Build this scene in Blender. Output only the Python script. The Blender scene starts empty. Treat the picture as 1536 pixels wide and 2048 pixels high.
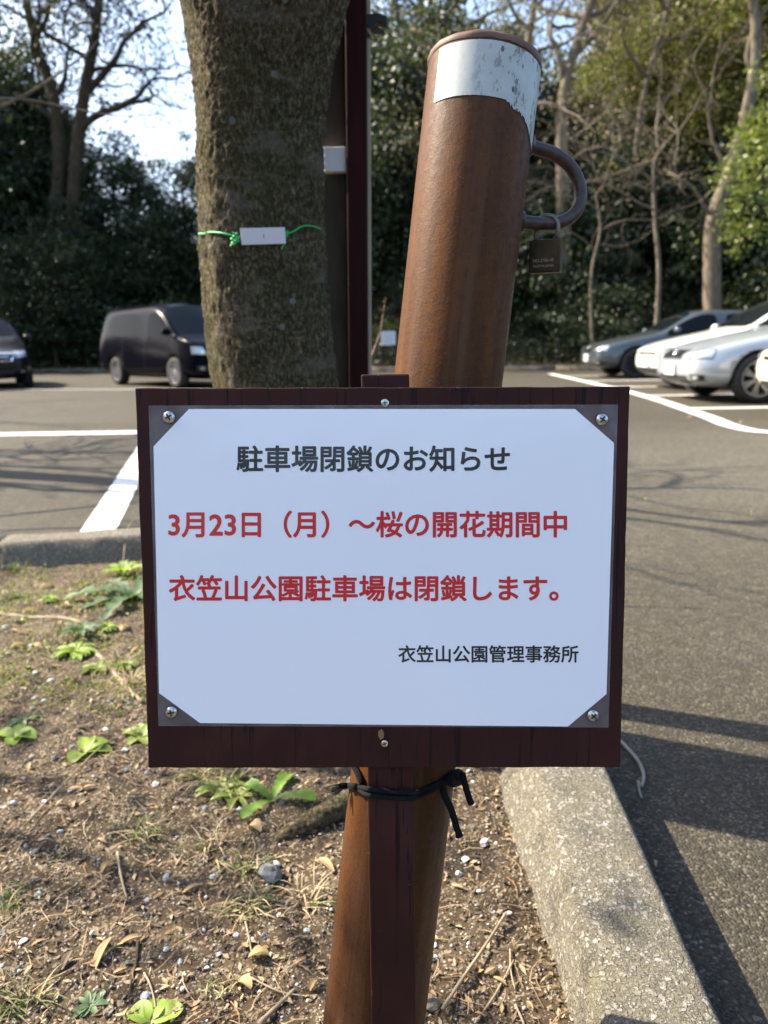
import bpy, bmesh, math, random
import numpy as np
from mathutils import Vector, Matrix, Euler, noise
from mathutils.bvhtree import BVHTree

rnd = random.Random(7)
nr = np.random.default_rng(7)
SC = bpy.context.scene
COL = SC.collection
R = math.radians

# ------------------------------------------------------------------ camera
CAM_H, PITCH, ROLL, FPX = .85, R(13.3), R(1.0), 1420.6      # FPX: focal length in pixels of the 2048 px tall photograph
fw = Vector((0, math.cos(PITCH), -math.sin(PITCH)))
up0 = Vector((0, math.sin(PITCH), math.cos(PITCH)))
rt0 = Vector((1, 0, 0))
rt = rt0 * math.cos(ROLL) - up0 * math.sin(ROLL)
up = up0 * math.cos(ROLL) + rt0 * math.sin(ROLL)
EYE = Vector((0, 0, CAM_H))
cam = bpy.data.cameras.new('camera')
cam.sensor_fit = 'VERTICAL'
cam.sensor_height = 34.6
cam.sensor_width = 25.95
cam.lens = 24.0
cam.clip_start = .02
cam.clip_end = 600
cam.dof.use_dof = True
cam.dof.focus_distance = .695
cam.dof.aperture_fstop = 6.0
cam_o = bpy.data.objects.new('camera', cam)
COL.objects.link(cam_o)
M = Matrix((rt, up, -fw)).transposed().to_4x4()
M.translation = EYE
cam_o.matrix_world = M
SC.camera = cam_o

# ------------------------------------------------------------------ sky, sun, exposure
SUN_EL, SUN_AZ_VEC = R(42), Vector((-.93, .365, 0)).normalized()
sun_dir = Vector((SUN_AZ_VEC.x * math.cos(SUN_EL), SUN_AZ_VEC.y * math.cos(SUN_EL), math.sin(SUN_EL)))
world = bpy.data.worlds.new('World')
SC.world = world
world.use_nodes = True
wn = world.node_tree
sky = wn.nodes.new('ShaderNodeTexSky')
sky.sky_type = 'NISHITA'
sky.sun_disc = False
sky.sun_elevation = SUN_EL
sky.sun_rotation = math.atan2(sun_dir.x, sun_dir.y)
sky.air_density = 1.0
sky.dust_density = 2.2
sky.ozone_density = 1.0
bg = wn.nodes['Background']
bg.inputs['Strength'].default_value = .15
wn.links.new(sky.outputs[0], bg.inputs[0])
sun = bpy.data.lights.new('sun', 'SUN')
sun.energy = 5.0
sun.angle = R(.53)
sun.color = (1, .90, .74)
sun_o = bpy.data.objects.new('sun', sun)
COL.objects.link(sun_o)
sun_o.rotation_euler = sun_dir.to_track_quat('Z', 'Y').to_euler()
vs = SC.view_settings
SC.display_settings.display_device = 'sRGB'
vs.view_transform = 'Standard'
vs.look = 'None'
vs.gamma = 1.0
vs.use_curve_mapping = False
vs.exposure = 1.55
SC.cycles.max_bounces = 6
SC.cycles.transparent_max_bounces = 12

# ------------------------------------------------------------------ measuring helpers: a point of the place seen at a photograph pixel
def ray(x, y): return fw + rt * ((x - 768) / FPX) - up * ((y - 1024) / FPX)
def at_depth(x, y, z): return EYE + ray(x, y) * z
def on_ground(x, y, Z=0.0):
    d = ray(x, y)
    return EYE + d * ((Z - CAM_H) / d.z)
def on_plane(x, y, p, n):
    d = ray(x, y)
    return EYE + d * ((p - EYE).dot(n) / d.dot(n))

# ------------------------------------------------------------------ object helpers
def mk(name, V, F, mats, parent=None, smooth=False, midx=None, matrix=None):
    me = bpy.data.meshes.new(name)
    if isinstance(V, np.ndarray): V = V.tolist()
    if isinstance(F, np.ndarray): F = F.tolist()
    me.from_pydata([tuple(v) for v in V], [], [tuple(f) for f in F])
    if not isinstance(mats, (list, tuple)): mats = [mats]
    for m in mats: me.materials.append(m)
    if midx is not None: me.polygons.foreach_set('material_index', np.asarray(midx, dtype=np.int32))
    if smooth: me.polygons.foreach_set('use_smooth', np.ones(len(me.polygons), dtype=bool))
    me.update()
    return link(name, me, parent, matrix)
def link(name, me, parent=None, matrix=None):
    o = bpy.data.objects.new(name, me)
    COL.objects.link(o)
    if parent: o.parent = parent
    if matrix is not None: o.matrix_world = matrix
    return o
def tag(o, label=None, cat=None, group=None, kind=None):
    if label: o['label'] = label
    if cat: o['category'] = cat
    if group: o['group'] = group
    if kind: o['kind'] = kind
    return o
def thing(name, label, cat, loc=(0, 0, 0), rz=0, group=None, matrix=None):
    o = bpy.data.objects.new(name, None)
    o.empty_display_size = .05
    COL.objects.link(o)
    if matrix is not None: o.matrix_world = matrix
    else:
        o.location = loc
        o.rotation_euler = (0, 0, rz)
    return tag(o, label, cat, group)
def structure(o): o['kind'] = 'structure'; return o
def stuff(o, label, cat='ground cover'): return tag(o, label, cat, None, 'stuff')
def copy_tree(o, parent=None):
    c = o.copy()
    COL.objects.link(c)
    if parent: c.parent = parent
    for ch in list(o.children): copy_tree(ch, c)
    return c

class MB:
    """collects shapes into one mesh"""
    def __init__(s): s.V = []; s.F = []; s.m = []
    def add(s, V, F, m=0):
        k = len(s.V)
        s.V += [tuple(v) for v in V]
        s.F += [tuple(i + k for i in f) for f in F]
        s.m += [m] * len(F)
        return s
    def box(s, c, d, m=0, M3=None):
        x, y, z = d[0] / 2, d[1] / 2, d[2] / 2
        V = [Vector((a, b, e)) for a in (-x, x) for b in (-y, y) for e in (-z, z)]
        if M3 is not None: V = [M3 @ v for v in V]
        c = Vector(c)
        return s.add([v + c for v in V], [(0, 1, 3, 2), (4, 6, 7, 5), (0, 4, 5, 1), (2, 3, 7, 6), (0, 2, 6, 4), (1, 5, 7, 3)], m)
    def tube(s, P, rad, n=8, m=0, caps=True):
        P = [Vector(p) for p in P]
        if not isinstance(rad, (list, tuple)): rad = [rad] * len(P)
        t = (P[1] - P[0]).normalized()
        a = t.orthogonal().normalized()
        V = []
        for i, p in enumerate(P):
            q = (P[min(i + 1, len(P) - 1)] - P[max(i - 1, 0)])
            q = q.normalized() if q.length > 1e-9 else t
            a = (a - q * a.dot(q))
            a = a.normalized() if a.length > 1e-6 else q.orthogonal().normalized()
            b = q.cross(a)
            for k in range(n):
                w = 2 * math.pi * k / n
                V.append(p + (a * math.cos(w) + b * math.sin(w)) * rad[i])
        F = [(i * n + k, i * n + (k + 1) % n, (i + 1) * n + (k + 1) % n, (i + 1) * n + k) for i in range(len(P) - 1) for k in range(n)]
        if caps: F += [tuple(range(n - 1, -1, -1)), tuple((len(P) - 1) * n + k for k in range(n))]
        return s.add(V, F, m)
    def lathe(s, prof, n=32, m=0, close=False):
        """profile of (radius, z) turned round Z"""
        V = [(r * math.cos(2 * math.pi * k / n), r * math.sin(2 * math.pi * k / n), z) for r, z in prof for k in range(n)]
        L = len(prof)
        F = [(i % L * n + k, i % L * n + (k + 1) % n, (i + 1) % L * n + (k + 1) % n, (i + 1) % L * n + k) for i in range(L if close else L - 1) for k in range(n)]
        return s.add(V, F, m)
    def grid(s, P, nu, nv, m=0):
        F = [(i * nv + j, (i + 1) * nv + j, (i + 1) * nv + j + 1, i * nv + j + 1) for i in range(nu - 1) for j in range(nv - 1)]
        return s.add(P, F, m)
    def build(s, name, mats, parent=None, smooth=False, matrix=None):
        return mk(name, s.V, s.F, mats, parent, smooth, s.m, matrix)

def bevel(o, w, seg=2):
    bm = bmesh.new()
    bm.from_mesh(o.data)
    bmesh.ops.bevel(bm, geom=[e for e in bm.edges if len(e.link_faces) == 2 and e.calc_face_angle(0) > .5], offset=w, segments=seg, affect='EDGES', profile=.5)
    bm.to_mesh(o.data)
    bm.free()
    return o
def fbm(p, o=4): return noise.fractal(Vector(p), 1.0, 2.0, o, noise_basis='PERLIN_ORIGINAL')
def sm(P, n=6):
    """Catmull-Rom through points"""
    P = [Vector(p) for p in P]
    Q = [P[0] * 2 - P[1]] + P + [P[-1] * 2 - P[-2]]
    out = []
    for i in range(1, len(Q) - 2):
        for k in range(n):
            t = k / n
            a, b, c, d = Q[i - 1:i + 3]
            out.append(.5 * ((2 * b) + (c - a) * t + (2 * a - 5 * b + 4 * c - d) * t * t + (3 * b - a - 3 * c + d) * t ** 3))
    return out + [P[-1]]

# ------------------------------------------------------------------ material helpers
def mat(name, col=(.5, .5, .5), rough=.6, metal=0., spec=.5, coat=0.):
    m = bpy.data.materials.new(name)
    m.use_nodes = True
    b = m.node_tree.nodes['Principled BSDF']
    b.inputs['Base Color'].default_value = (*col, 1)
    b.inputs['Roughness'].default_value = rough
    b.inputs['Metallic'].default_value = metal
    b.inputs['Specular IOR Level'].default_value = spec
    b.inputs['Coat Weight'].default_value = coat
    b.inputs['Coat Roughness'].default_value = .05
    return m
class NT:
    def __init__(s, m):
        s.t = m.node_tree; s.b = s.t.nodes['Principled BSDF']; s.out = s.t.nodes['Material Output']
        s.co = s.n('ShaderNodeTexCoord')
    def n(s, ty, **kw):
        o = s.t.nodes.new(ty)
        for k, v in kw.items():
            if hasattr(o, k): setattr(o, k, v)
            else: o.inputs[k].default_value = v
        return o
    def l(s, a, b): s.t.links.new(a, b)
    def noise(s, scale, detail=4, rough=.55, space='Object', stretch=(1, 1, 1), dist=0.):
        mp = s.n('ShaderNodeMapping')
        mp.inputs['Scale'].default_value = stretch
        s.l(s.co.outputs[space], mp.inputs[0])
        o = s.n('ShaderNodeTexNoise')
        o.inputs['Scale'].default_value = scale; o.inputs['Detail'].default_value = detail
        o.inputs['Roughness'].default_value = rough; o.inputs['Distortion'].default_value = dist
        s.l(mp.outputs[0], o.inputs['Vector'])
        return o.outputs['Fac']
    def voro(s, scale, feature='F1', space='Object', out='Distance', stretch=(1, 1, 1)):
        mp = s.n('ShaderNodeMapping')
        mp.inputs['Scale'].default_value = stretch
        s.l(s.co.outputs[space], mp.inputs[0])
        o = s.n('ShaderNodeTexVoronoi', feature=feature)
        o.inputs['Scale'].default_value = scale
        s.l(mp.outputs[0], o.inputs['Vector'])
        return o.outputs[out]
    def ramp(s, fac, stops, interp='LINEAR'):
        r = s.n('ShaderNodeValToRGB')
        r.color_ramp.interpolation = interp
        e = r.color_ramp.elements
        while len(e) < len(stops): e.new(.5)
        for k, (p, c) in enumerate(stops):
            e[k].position = p
            e[k].color = (*c, 1) if isinstance(c, (tuple, list)) else (c, c, c, 1)
        s.l(fac, r.inputs[0])
        return r.outputs[0]
    def mix(s, fac, a, b, mode='MIX'):
        o = s.n('ShaderNodeMix', data_type='RGBA', blend_type=mode)
        for sock, v in ((o.inputs[0], fac), (o.inputs[6], a), (o.inputs[7], b)):
            if hasattr(v, 'links'): s.l(v, sock)
            elif isinstance(v, (tuple, list)): sock.default_value = (*v, 1)
            else: sock.default_value = v
        return o.outputs[2]
    def math(s, op, a, b=0.):
        o = s.n('ShaderNodeMath', operation=op)
        for sock, v in ((o.inputs[0], a), (o.inputs[1], b)):
            if hasattr(v, 'links'): s.l(v, sock)
            else: sock.default_value = v
        return o.outputs[0]
    def island(s):
        return s.n('ShaderNodeNewGeometry').outputs['Random Per Island']
    def color(s, c): s.l(c, s.b.inputs['Base Color'])
    def rough(s, c): s.l(c, s.b.inputs['Roughness'])
    def bump(s, h, strength=.5, dist=.002, prev=None):
        o = s.n('ShaderNodeBump')
        o.inputs['Strength'].default_value = strength
        o.inputs['Distance'].default_value = dist
        s.l(h, o.inputs['Height'])
        if prev: s.l(prev, o.inputs['Normal'])
        s.l(o.outputs[0], s.b.inputs['Normal'])
        return o.outputs[0]

def m_asphalt():
    m = mat('asphalt', rough=.85, spec=.25); t = NT(m)
    sp = t.voro(230, out='Color'); d = t.voro(230)
    sepr = t.n('ShaderNodeSeparateColor'); t.l(sp, sepr.inputs[0])
    agg = t.ramp(sepr.outputs[0], [(0, (.026, .022, .016)), (.5, (.066, .058, .042)), (.78, (.132, .117, .085)), (.92, (.22, .20, .155)), (1, (.38, .35, .29))])
    big = t.noise(.35, 5, .6); mid = t.noise(6, 6, .65)
    c = t.mix(t.ramp(big, [(.3, 0.), (.7, 1.)]), agg, t.mix(.45, agg, (.165, .146, .10)))
    c = t.mix(t.math('MULTIPLY', t.ramp(mid, [(.4, 0.), (.68, 1.)]), .45), c, (.075, .068, .058))
    c = t.mix(t.math('MULTIPLY', t.ramp(t.noise(22, 5, .7), [(.42, 0.), (.62, 1.)]), .5), c, (.045, .041, .034))
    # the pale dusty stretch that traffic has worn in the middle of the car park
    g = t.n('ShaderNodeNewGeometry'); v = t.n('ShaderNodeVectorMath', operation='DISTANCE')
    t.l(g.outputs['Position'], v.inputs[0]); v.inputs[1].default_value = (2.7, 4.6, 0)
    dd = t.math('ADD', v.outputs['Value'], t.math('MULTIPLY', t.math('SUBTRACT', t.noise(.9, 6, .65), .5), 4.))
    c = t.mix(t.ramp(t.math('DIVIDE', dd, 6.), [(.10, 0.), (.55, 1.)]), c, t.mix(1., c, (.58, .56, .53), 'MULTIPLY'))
    t.color(c)
    h = t.math('ADD', t.math('MULTIPLY', d, -1.), t.math('MULTIPLY', t.noise(60, 3), .8))
    t.bump(h, .9, .0028)
    t.rough(t.ramp(sepr.outputs[1], [(0, .55), (.4, .85)]))
    return m
def m_soil():
    m = mat('soil', rough=.95, spec=.2); t = NT(m)
    a = t.noise(7, 8, .65); b = t.noise(90, 4, .6)
    c = t.ramp(a, [(.3, (.025, .017, .009)), (.5, (.056, .039, .021)), (.7, (.110, .080, .047))])
    c = t.mix(t.ramp(b, [(.35, .55), (.6, 0.)]), c, (.055, .037, .022))
    c = t.mix(t.ramp(t.voro(240, out='Color'), [(.72, 0.), (.84, .7)]), c, (.27, .22, .16))
    c = t.mix(t.ramp(t.voro(420, out='Color'), [(.80, 0.), (.9, .7)]), c, (.36, .32, .26))
    # a round, ragged-edged darker patch on the bed
    p = on_ground(938, 1735)
    g = t.n('ShaderNodeNewGeometry'); v = t.n('ShaderNodeVectorMath', operation='DISTANCE')
    t.l(g.outputs['Position'], v.inputs[0]); v.inputs[1].default_value = (p.x, p.y, p.z)
    dd = t.math('ADD', v.outputs['Value'], t.math('MULTIPLY', t.math('SUBTRACT', t.noise(25, 4), .5), .02))
    c = t.mix(t.ramp(dd, [(.046, 1.), (.056, 0.)]), c, t.mix(.68, c, (.012, .010, .008)))
    t.color(c)
    t.bump(t.math('ADD', a, t.math('MULTIPLY', b, .6)), 1., .006)
    return m
def m_kerb():
    """concrete with its pebbles showing"""
    m = mat('kerb_concrete', rough=.9, spec=.3); t = NT(m)
    def vor(scale, feature, out):
        nz = t.n('ShaderNodeTexNoise'); nz.inputs['Scale'].default_value = scale * 1.3; nz.inputs['Detail'].default_value = 3
        t.l(t.co.outputs['Object'], nz.inputs['Vector'])
        v = t.n('ShaderNodeVectorMath', operation='MULTIPLY_ADD')
        t.l(nz.outputs['Color'], v.inputs[0]); v.inputs[1].default_value = (.7 / scale,) * 3; t.l(t.co.outputs['Object'], v.inputs[2])
        o = t.n('ShaderNodeTexVoronoi', feature=feature); o.inputs['Scale'].default_value = scale
        t.l(v.outputs[0], o.inputs['Vector'])
        return o.outputs[out]
    cement = t.ramp(t.noise(300, 4, .7), [(.3, (.070, .061, .043)), (.5, (.158, .142, .102)), (.7, (.27, .247, .19))])
    c = cement; hs = None
    for sc, lo, top in ((120, .55, .54), (260, .42, .50)):
        s1 = t.n('ShaderNodeSeparateColor'); t.l(vor(sc, 'F1', 'Color'), s1.inputs[0])
        ed = vor(sc, 'DISTANCE_TO_EDGE', 'Distance')
        st = t.ramp(s1.outputs[1], [(0, (.11, .095, .075)), (.3, (.24, .21, .165)), (.65, (.36, .33, .275)), (.9, (.46, .44, .40)), (1, (top, top * .98, top * .94))])
        k = t.math('MULTIPLY', t.ramp(s1.outputs[0], [(lo, 0.), (lo + .04, 1.)]), t.ramp(ed, [(.06, 0.), (.16, 1.)]))
        c = t.mix(t.math('MULTIPLY', k, .62), c, st)
        hs = k if hs is None else t.math('MAXIMUM', hs, k)
    c = t.mix(t.ramp(t.noise(9, 5, .6), [(.5, 0.), (.72, .55)]), c, (.17, .15, .085))
    t.color(c)
    t.bump(t.math('ADD', t.math('MULTIPLY', hs, .6), t.math('MULTIPLY', t.noise(260, 4, .7), .9)), 1., .005)
    return m
def m_paint(name='road_paint'):
    m = mat(name, rough=.7); t = NT(m)
    n = t.noise(45, 6, .7); n2 = t.noise(2.5, 4)
    w = t.ramp(n2, [(.3, (.60, .59, .55)), (.7, (.74, .73, .69))])
    t.color(t.mix(t.ramp(n, [(.54, 0.), (.64, 1.)]), w, (.22, .21, .19)))
    t.bump(n, .5, .002)
    return m
def m_wood_paint():
    """dark maroon paint over plywood with fine upright cracks"""
    m = mat('maroon_painted_wood', rough=.55, spec=.2); t = NT(m)
    g = t.noise(60, 6, .65, stretch=(1, .08, 1)); cr = t.noise(150, 5, .6, stretch=(1, .045, 1), dist=.3); bl = t.noise(7, 4, .6)
    c = t.ramp(bl, [(.3, (.022, .0055, .0045)), (.55, (.036, .0095, .0072)), (.75, (.056, .018, .014))])
    c = t.mix(t.ramp(g, [(.5, 0.), (.72, .35)]), c, (.060, .024, .020))
    crk = t.ramp(cr, [(.36, 1.), (.42, 0.)])
    c = t.mix(crk, c, (.010, .005, .005))
    dust = t.noise(35, 6, .75)
    c = t.mix(t.ramp(dust, [(.665, 0.), (.72, .75)]), c, (.19, .115, .085))
    t.color(c)
    t.rough(t.ramp(g, [(.3, .55), (.7, .8)]))
    h = t.math('SUBTRACT', t.math('MULTIPLY', g, .4), crk)
    t.bump(h, .6, .0012)
    return m
def m_rust():
    m = mat('rusted_brown_steel', rough=.5, spec=.14); t = NT(m)
    a = t.noise(7, 7, .62, stretch=(1, 1, .3)); b = t.noise(150, 5, .65); ng = t.noise(480, 3, .6); lo = t.noise(4.5, 4, .55, stretch=(1, 1, .35)); st = t.noise(60, 5, .6, stretch=(1, 1, .03))
    c = t.ramp(a, [(.28, (.026, .010, .004)), (.45, (.060, .021, .004)), (.6, (.118, .040, .005)), (.78, (.19, .072, .008))])
    c = t.mix(t.ramp(lo, [(.40, 0.), (.62, .8)]), c, (.042, .024, .018))
    c = t.mix(t.ramp(b, [(.50, 0.), (.68, .5)]), c, (.026, .013, .009))
    c = t.mix(t.ramp(st, [(.44, 0.), (.66, .55)]), c, (.105, .060, .036))
    c = t.mix(t.ramp(t.noise(38, 5, .65, stretch=(1, 1, .025)), [(.52, 0.), (.70, .35)]), c, (.030, .014, .009))
    c = t.mix(t.ramp(ng, [(.60, 0.), (.74, .5)]), c, (.17, .09, .045))
    t.color(c)
    t.rough(t.ramp(b, [(.3, .42), (.7, .62)]))
    t.bump(t.math('ADD', b, t.math('MULTIPLY', ng, .5)), .3, .0012)
    return m
def m_bark():
    m = mat('bark', rough=.95, spec=.2); t = NT(m)
    a = t.noise(150, 6, .7, stretch=(1, 1, .6)); w = t.noise(13, 5, .6, stretch=(.5, .5, 1.7), dist=.4); l = t.noise(5, 5, .6)
    c = t.ramp(a, [(.32, (.024, .018, .009)), (.5, (.115, .090, .050)), (.66, (.37, .31, .185))])
    c = t.mix(t.ramp(l, [(.42, 0.), (.62, .7)]), c, t.mix(.66, c, (.056, .060, .014)))            # algae
    pale = t.math('MULTIPLY', t.ramp(w, [(.54, 0.), (.62, 1.)]), t.ramp(t.noise(5, 3), [(.42, 0.), (.55, 1.)]))
    c = t.mix(t.math('MULTIPLY', pale, .38), c, (.33, .285, .23))                                      # pale cross bands
    li = t.ramp(t.voro(15, space='Object'), [(.085, 1.), (.11, 0.)])
    c = t.mix(t.math('MULTIPLY', li, .6), c, (.36, .39, .33))                                        # lichen dots
    t.color(c)
    t.bump(t.math('ADD', a, t.math('MULTIPLY', w, .4)), 1., .03)
    return m
def m_simple_bark(name, c0, c1, bump=.02):
    m = mat(name, rough=.95, spec=.2); t = NT(m)
    a = t.noise(14, 5, .65, stretch=(1, 1, .3))
    t.color(t.ramp(a, [(.3, c0), (.7, c1)]))
    t.bump(a, .8, bump)
    return m
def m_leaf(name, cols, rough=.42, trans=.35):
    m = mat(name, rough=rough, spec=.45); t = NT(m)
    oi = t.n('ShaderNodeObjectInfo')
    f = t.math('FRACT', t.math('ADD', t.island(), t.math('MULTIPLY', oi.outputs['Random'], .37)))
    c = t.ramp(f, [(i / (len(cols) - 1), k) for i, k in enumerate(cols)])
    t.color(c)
    tr = t.n('ShaderNodeBsdfTranslucent'); t.l(t.mix(.5, c, (.16, .22, .03)), tr.inputs[0])
    mx = t.n('ShaderNodeMixShader'); mx.inputs[0].default_value = trans
    t.l(t.b.outputs[0], mx.inputs[1]); t.l(tr.outputs[0], mx.inputs[2]); t.l(mx.outputs[0], t.out.inputs[0])
    return m
def m_speck(name, cols, rough=.8):
    m = mat(name, rough=rough); t = NT(m)
    c = t.ramp(t.island(), [(p, k) for p, k in cols])
    t.color(t.mix(.35, c, t.mix(t.noise(160, 4), c, (.05, .04, .03))))
    t.bump(t.noise(220, 4), .5, .002)
    return m
def m_stone(name, c):
    m = mat(name, rough=.8); t = NT(m)
    t.color(t.ramp(t.noise(120, 5, .6), [(.3, tuple(k * .6 for k in c)), (.65, c)]))
    t.bump(t.noise(160, 4), .5, .002)
    return m
def m_forest_floor():
    m = mat('forest_floor', rough=.95, spec=.2); t = NT(m)
    a = t.noise(.8, 8, .7); b = t.noise(9, 6, .7)
    c = t.ramp(b, [(.3, (.035, .022, .012)), (.5, (.085, .055, .030)), (.72, (.16, .11, .06))])
    c = t.mix(t.ramp(a, [(.48, 0.), (.62, .8)]), c, (.030, .042, .014))
    t.color(c); t.bump(b, 1., .1)
    return m
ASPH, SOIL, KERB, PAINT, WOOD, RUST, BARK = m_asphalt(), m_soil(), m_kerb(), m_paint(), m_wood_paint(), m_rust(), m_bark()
FLOOR = m_forest_floor()

# ================================================================== THE SETTING
def lot_far(x):           # the far edge of the car park (its Y at x)
    return 23.0 - .39 * x if x < 6 else 20.66 - .25 * (x - 6)
def smooth(t): t = min(1, max(0, t)); return t * t * (3 - 2 * t)
def terrain(x, y):
    d = (y - lot_far(x)) * .93
    dl = -22 - x
    d = max(d, dl)
    if d < 0: return -.03
    hi = 2.3 + 3.2 * smooth((x + 4) / 14)
    return .10 + hi * smooth((d - .2) / (7 + 3 * smooth(x / 10))) + .25 * fbm((x * .3, y * .3, 0)) * smooth(d / 2)
xs = np.concatenate([np.linspace(-150, -32, 12), np.linspace(-30, 34, 97), np.linspace(37, 150, 12)])
ys = np.concatenate([np.linspace(-60, 14, 12), np.linspace(15, 50, 71), np.linspace(54, 220, 16)])
V = [(x, y, terrain(x, y)) for x in xs for y in ys]
structure(MB().grid(V, len(xs), len(ys)).build('ground', FLOOR, smooth=True))
# asphalt sheet of the car park
xs2 = np.linspace(-22, 40, 63)
V = []
for x in xs2:
    yf = lot_far(x) - .02
    V += [(x, -14 + (yf + 14) * k / 30, 0) for k in range(31)]
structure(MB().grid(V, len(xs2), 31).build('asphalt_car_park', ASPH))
# painted lines: sheets 4 mm above the asphalt
def stripe(name, P, w, z=.004):
    P = [Vector((p[0], p[1], 0)) for p in P]
    V = []
    for i, p in enumerate(P):
        q = (P[min(i + 1, len(P) - 1)] - P[max(i - 1, 0)]).normalized()
        s = Vector((-q.y, q.x, 0)) * w / 2
        V += [(p.x + s.x, p.y + s.y, z), (p.x - s.x, p.y - s.y, z)]
    o = MB().grid(V, len(P), 2).build(name, PAINT)
    return structure(o)
def G(x, y): p = on_ground(x, y); return (p.x, p.y)
a, b = G(198, 1060), G(276, 926)
d = (Vector(b) - Vector(a)).normalized()
e = Vector(a) + d * 3.95
stripe('painted_line', [Vector(a) - d * .35, e], .165)
q = Vector((-1, .02)).normalized()
stripe('painted_line', [e + Vector((.16, .16)), e + Vector((-12, .45))], .27, .008)
stripe('painted_line', [p.xy.to_tuple() for p in sm([(4.50, 19.3, 0), (4.11, 11.89, 0), (3.66, 8.25, 0), (3.44, 6.95, 0), (3.6, 6.45, 0), (4.6, 6.36, 0), (8, 6.3, 0)], 8)], .18, .008)
for y in (8.9, 11.1, 13.3, 15.5, 17.8):
    stripe('painted_line', [(3.6 + (y - 6) * .07, y), (9.6, y)], .17)
stripe('painted_line', [(-2.2, 14.4), (-14, 17.4)], .10, .012)

# ------------------------------------------------------------------ kerbs made of concrete blocks
def kerb_run(name, path, width, height, block, label=None, jag=.004, parent_mat=KERB, seed=3):
    """a row of bevelled kerb blocks laid along a path"""
    rr = random.Random(seed)
    k = structure(thing(name, None, None))
    P = sm(path, 24)
    L = [0]
    for i in range(1, len(P)): L.append(L[-1] + (P[i] - P[i - 1]).length)
    def at(s):
        s = min(max(s, 0), L[-1] - 1e-4)
        i = next(j for j in range(1, len(L)) if L[j] >= s)
        t = (s - L[i - 1]) / max(L[i] - L[i - 1], 1e-6)
        d = (P[i] - P[i - 1]).normalized()
        return P[i - 1].lerp(P[i], t), Vector((-d.y, d.x, 0))
    s = 0
    while s < L[-1] - .05:
        e = min(s + block, L[-1])
        n = max(3, int((e - s) / .03) + 1) if block < 1 else 4
        bv = .009 if block < 1 else .02
        prof = [(-width / 2 - .012, -.05), (-width / 2 - .003, height - bv * 1.3), (-width / 2 + bv * .3, height - bv * .35), (-width / 2 + bv, height),
                (-width / 6, height), (width / 6, height), (width / 2 - bv, height), (width / 2 - bv * .3, height - bv * .35), (width / 2 + .004, height - bv * 1.6), (width / 2 + .040, .0), (width / 2 + .045, -.05)]     # the last two follow the batter below
        dz, dy = rr.uniform(-jag, jag) * .5, rr.uniform(-jag, jag)
        V = []
        for i in range(n):
            c, sd = at(s + .003 + (e - s - .006) * i / (n - 1))
            bt = .010 + (.048 * smooth((c.y - .62) / .6) if block < 1 else 0)
            for u, h in prof:
                if h <= 0 and u > 0: u = width / 2 + bt
                q = c + sd * (u + dy)
                w = .0035 * fbm((q.x * 14, q.y * 14, h * 14 + seed)) if block < 1 else .006 * fbm((q.x * 3, q.y * 3, h * 3))
                V.append(q + sd * w + Vector((0, 0, h + dz + w)))
        m = len(prof)
        mb = MB().grid(V, n, m)
        mb.F += [tuple(range(m)), tuple((n - 1) * m + j for j in range(m - 1, -1, -1))]
        mb.m += [0, 0]
        o = mb.build('kerb_block', parent_mat, k, smooth=True)
        s = e
    return k
KPATH = [(.12, -3, 0), (.25, -.4, 0), (.302, .643, 0), (.325, 1.132, 0), (.37, 1.9, 0), (.385, 2.45, 0), (.30, 2.83, 0), (.05, 3.03, 0), (-.35, 3.00, 0), (-1.03, 2.87, 0), (-1.55, 2.78, 0), (-3, 2.53, 0), (-6.5, 1.9, 0)]
kerb_run('bed_kerb', KPATH, .128, .108, .6)
far = [(x, lot_far(x) + .05, 0) for x in np.linspace(-21, 30, 18)]
kerb_run('lot_edge_kerb', far, .18, .15, 2.0, seed=9)

# ------------------------------------------------------------------ soil bed inside the kerb
def kx(y): return float(np.interp(y, [-3, -.4, .643, 1.132, 1.9, 2.45, 2.83], [.12, .25, .302, .325, .37, .385, .30]))
def ky(x): return float(np.interp(x, [-6.5, -3, -1.55, -1.03, -.35, .05, .30, .39], [1.9, 2.53, 2.78, 2.87, 3.0, 3.03, 2.83, 2.45]))
def in_bed(x, y, m=.0): return x < kx(min(y, 2.83)) - m and y < ky(max(x, -6.5)) - m
def soil_z(x, y):
    h = .012 + .012 * fbm((x * 2.2, y * 2.2, 1)) + .007 * fbm((x * 9, y * 9, 2)) + .006 * fbm((x * 34, y * 34, 3), 3)
    h += .03 * math.exp(-(((x + .08) / .24) ** 2 + ((y - 1.37) / .22) ** 2))           # heaved round the tree foot
    return max(.004, h)
xs = np.arange(-2.1, .40, .0105); ys = np.arange(.42, 3.06, .0115)
mb = MB()
idx = {}
for i, x in enumerate(xs):
    for j, y in enumerate(ys):
        if in_bed(x, y):
            idx[i, j] = len(mb.V); mb.V.append((x, y, .0025 + (soil_z(x, y) - .0025) * smooth((y - .42) / .12) * smooth((x + 2.1) / .15)))
for (i, j), k in idx.items():
    q = ((i + 1, j), (i + 1, j + 1), (i, j + 1))
    if all(t in idx for t in q): mb.F.append((k, idx[q[0]], idx[q[1]], idx[q[2]])); mb.m.append(0)
xs3 = np.linspace(-6.4, .3, 28); ys3 = np.linspace(-3, 2.75, 24)
k0 = len(mb.V)
for i, x in enumerate(xs3):
    for j, y in enumerate(ys3):
        yy = min(y, ky(x) - .03); xx = min(x, kx(yy) - .03)
        mb.V.append((xx, yy, .002))
for i in range(27):
    for j in range(23):
        a = k0 + i * 24 + j
        mb.F.append((a, a + 24, a + 25, a + 1)); mb.m.append(0)
structure(mb.build('soil_bed', SOIL, smooth=True))
def on_soil(x, y):
    p = on_ground(x, y, .012)
    p.z = soil_z(p.x, p.y)
    return p

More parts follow.
